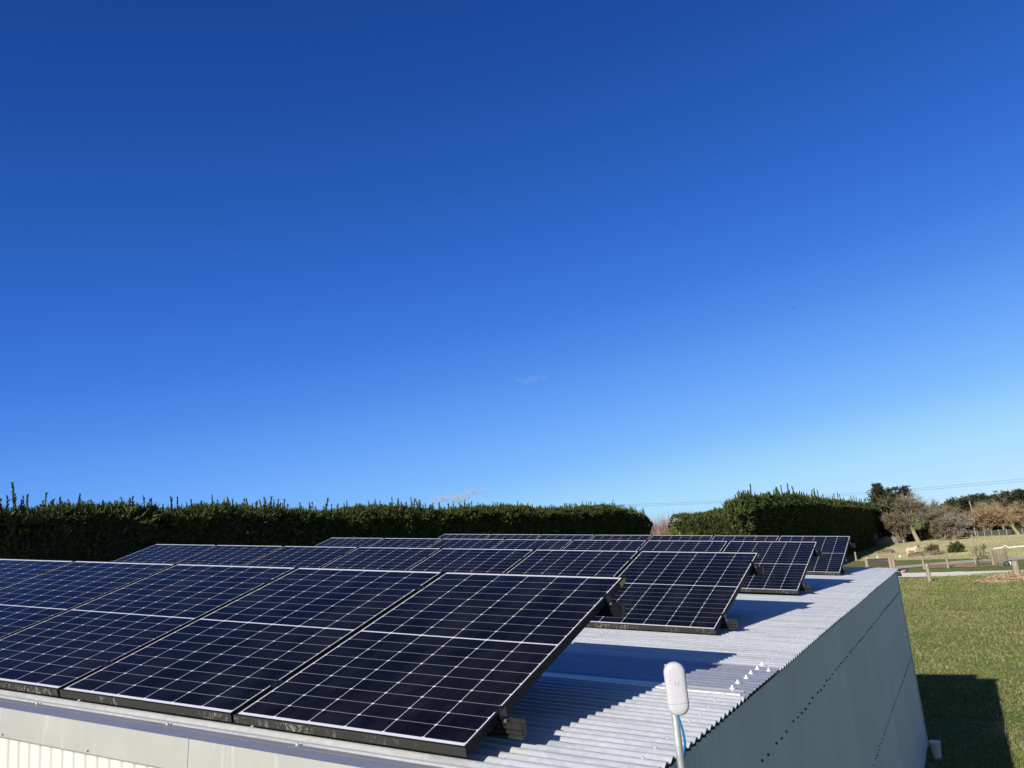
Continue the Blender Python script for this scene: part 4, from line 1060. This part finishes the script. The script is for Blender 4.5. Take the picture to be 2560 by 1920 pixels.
# ------------------------------------------------------------------ the animal (a tan sheep with a brown head, facing right)
def skin_obj(name, verts, edges, radii, mat, parent, root=0, sub_=1):
    me = bpy.data.meshes.new(name); me.from_pydata(verts, edges, []); me.update()
    o = link(name, me, mat, parent)
    s_ = o.modifiers.new('skin', 'SKIN')
    if not me.skin_vertices: me.skin_vertices.new()
    for i, r_ in enumerate(radii):
        sv = me.skin_vertices[0].data[i]; sv.radius = r_ if isinstance(r_, tuple) else (r_, r_)
        sv.use_root = (i == root)
    sb = o.modifiers.new('sub', 'SUBSURF'); sb.levels = sub_; sb.render_levels = sub_ + 1
    return o
p = at(2281, 1391)
RZs = Matrix.Rotation(math.radians(22), 4, 'Z')
shp = thing('sheep', 'tan woolly animal with a brown head standing side-on in the paddock', 'sheep', p, RZs)
vs = [(-.42, 0, .72), (-.15, 0, .70), (.18, 0, .70), (.40, 0, .76), (.56, 0, .90), (.70, 0, .96), (.86, 0, .86),       # rump..chest, neck, head, muzzle
      (-.40, .13, .52), (-.36, .13, .42), (-.46, .13, .26), (-.42, .13, .02), (-.40, -.13, .52), (-.36, -.13, .42), (-.46, -.13, .26), (-.44, -.13, .02),
      (.32, .12, .48), (.33, .12, .28), (.33, .12, .02), (.34, -.12, .48), (.36, -.12, .28), (.36, -.12, .02), (-.56, 0, .62)]
ed = [(0, 1), (1, 2), (2, 3), (3, 4), (4, 5), (5, 6), (0, 7), (7, 8), (8, 9), (9, 10), (0, 11), (11, 12), (12, 13), (13, 14), (3, 15), (15, 16), (16, 17), (3, 18), (18, 19), (19, 20), (0, 21)]
rd = [.21, .24, .23, .20, .12, .10, .06, .11, .07, .045, .04, .11, .07, .045, .04, .08, .05, .04, .08, .05, .04, .05]
skin_obj('body', vs, ed, rd, M['wool'], shp, 1)
mb = MB(); mb.blob((.70, 0, .965), (.155, .115, .13), 12, 8); mb.blob((.84, 0, .88), (.10, .07, .075), 10, 7)
for s_ in (-1, 1): mb.blob((.64, s_ * .15, 1.0), (.04, .085, .03), 8, 6)
mb.build('head_wool', M['wool_dark'], shp)

# birds in the sky
for i, (u, v, lb) in enumerate([(1982, 771, 'tiny dark bird high in the sky on the right'), ]):
    d_ = RIGHT * ((u - 1280) / FPX) + DOWN * ((v - 960) / FPX) + FWD
    c_ = CAM + d_ * 90; t = thing('bird', lb, 'bird', c_)
    mb = MB(); mb.add([(-.02, .12, 0), (.02, .12, 0), (.05, 0, .02), (.02, -.14, 0), (-.02, -.14, 0), (-.05, 0, .02)], [(0, 1, 2, 3, 4, 5)])
    mb.blob((0, 0, 0), (.04, .13, .035), 8, 6); mb.add([(.03, .04, .01), (.24, .0, .07), (.20, -.05, .07), (.03, -.05, .01)], [(0, 1, 2, 3)]); mb.add([(-.03, .04, .01), (-.24, .0, .07), (-.20, -.05, .07), (-.03, -.05, .01)], [(3, 2, 1, 0)])
    mb.build('body', M['bird'], t)

# ------------------------------------------------------------------ grass blades on the lawn near the shed
rs = np.random.RandomState(42)
def grass(name, label, n, ylo, yhi, hmin, hmax, wd, mat, power=1.6):
    yy_ = ylo + (yhi - ylo) * rs.uniform(0, 1, n) ** power
    # keep to what lies between the wall line and the right picture edge (with a margin for a side step)
    xr = 1.67 + (yy_ + 2.67) * .085 + 2.2; x = rs.uniform(0, 1, n) * (xr - (wx + .02)) + wx + .02
    far = yy_ > 13.2; x[far] = (wx - 3.2 - .06 * (yy_[far] - 13)) + rs.uniform(0, 1, far.sum()) * (xr[far] - (wx - 3.2 - .06 * (yy_[far] - 13)))
    Pp = np.stack([x, yy_, np.full(n, GZ)], 1)
    dens = vnoise(Pp[:, :3], .9, 5)
    keep = dens > -.75; Pp = Pp[keep]; k_ = len(Pp)
    hN_ = rs.uniform(hmin, hmax, k_) * (1 + .6 * np.clip(dens[keep], -.5, 1)) * (1 + .02 * (Pp[:, 1] - 12))
    V = shoots(Pp, np.tile([0, 0, 1.0], (k_, 1)), hN_, np.full(k_, wd) * (1 + .03 * (Pp[:, 1] - 12)), rs, 3, .55)
    o = link(name, np_mesh(name, V, 4), mat); o['kind'] = 'stuff'; o['label'] = label; o['category'] = 'grass'
M['blade'] = leaf_mat('grass_blades', (.080, .135, .025), (.125, .158, .045), (.175, .185, .07), .8, pat=(.45, (.215, .19, .085), .6))
M['straw'] = leaf_mat('straw_blades', (.20, .18, .09), (.28, .25, .14), (.38, .35, .22), .8)
grass('grass', 'short green grass of the lawn beside the shed', 70000, 9.0, 57, .03, .07, .012, M['blade'])
grass('dry_grass', 'dry straw-coloured stalks scattered through the lawn', 16000, 9.0, 57, .03, .075, .010, M['straw'])
# dry weed tuft at the edge of the shadow
p = at(2497, 1835); N = 40
Pb = np.array([[rs.normal(0, .08), rs.normal(0, .28), 0] for _ in range(N)])
V = shoots(Pb, np.tile([.1, -.2, 1.0], (N, 1)), rs.uniform(.10, .24, N), np.full(N, .010), rs, 3, .5)
o = link('weed_tuft', np_mesh('weed_tuft', V, 4), M['straw']); o.location = p
tag(o, 'straw-coloured weed tuft at the edge of the shed shadow', 'weed tuft')

# ------------------------------------------------------------------ small far clouds
def cloud(u, v, dep, sx, sz, dens, label, seed):
    d_ = RIGHT * ((u - 1280) / FPX) + DOWN * ((v - 960) / FPX) + FWD; c_ = CAM + d_ * dep
    rng = random.Random(seed); mb = MB()
    for k in range(7):
        f = (k / 6 - .5); ax = RIGHT * (f * sx) + Vector((0, 0, 1)) * (rng.uniform(-.25, .25) * sz + f * sz * .5)
        rr_ = (1 - 1.5 * f * f) * rng.uniform(.7, 1.1)
        mb.blob(ax, (sx * .19 * rr_, sx * .19 * rr_, sz * .42 * rr_), 14, 9, .5)
    mt, nt, bs = new_mat('cloud_vapour'); nt.nodes.remove(bs)
    pv = mk(nt, 'ShaderNodeVolumePrincipled'); pv.inputs['Color'].default_value = (.80, .86, .95, 1); pv.inputs['Density'].default_value = dens
    nt.links.new(pv.outputs[0], nt.nodes['Material Output'].inputs['Volume'])
    o = mb.build('cloud', mt); o.location = c_; o['kind'] = 'structure'; tag(o, label, None)
    return o
cloud(1146, 1240, 2500, 140, 34, .022, 'small pale grey cloud just above the hedge', 3)
cloud(1330, 947, 2500, 85, 22, .004, 'very faint wisp of cloud in the middle of the sky', 6)

# dry tufts standing in the paddock catch the low sun
rs = np.random.RandomState(99); n = 26000
u_ = rs.uniform(2090, 2640, n); v_ = 1402 - (1402 - 1338) * rs.uniform(0, 1, n) ** .8 - (u_ - 2200) * .02
Pd = []
for a_, b_ in zip(u_, v_):
    q = at(a_, b_)
    if 60 < q.y < 168 and q.x > -9.0 + .4 * math.sin(q.y * .4): Pd.append((q.x, q.y, GZ))  # no tufts in the strip where darker lawn deepens the hedge's shade
Pd = np.array(Pd); k_ = len(Pd)
M['paddock_tuft'] = leaf_mat('paddock_tufts', (.24, .22, .10), (.36, .31, .17), (.46, .40, .25), .9, pat=(.09, (.20, .22, .09), .8))
V = shoots(Pd, np.tile([0, 0, 1.0], (k_, 1)), rs.uniform(.06, .16, k_), np.full(k_, .05), rs, 2, .5)
o = link('paddock_grass', np_mesh('paddock_grass', V, 4), M['paddock_tuft']); o['kind'] = 'stuff'; o['label'] = 'dry yellow grass standing in the paddock beyond the driveway'; o['category'] = 'grass'
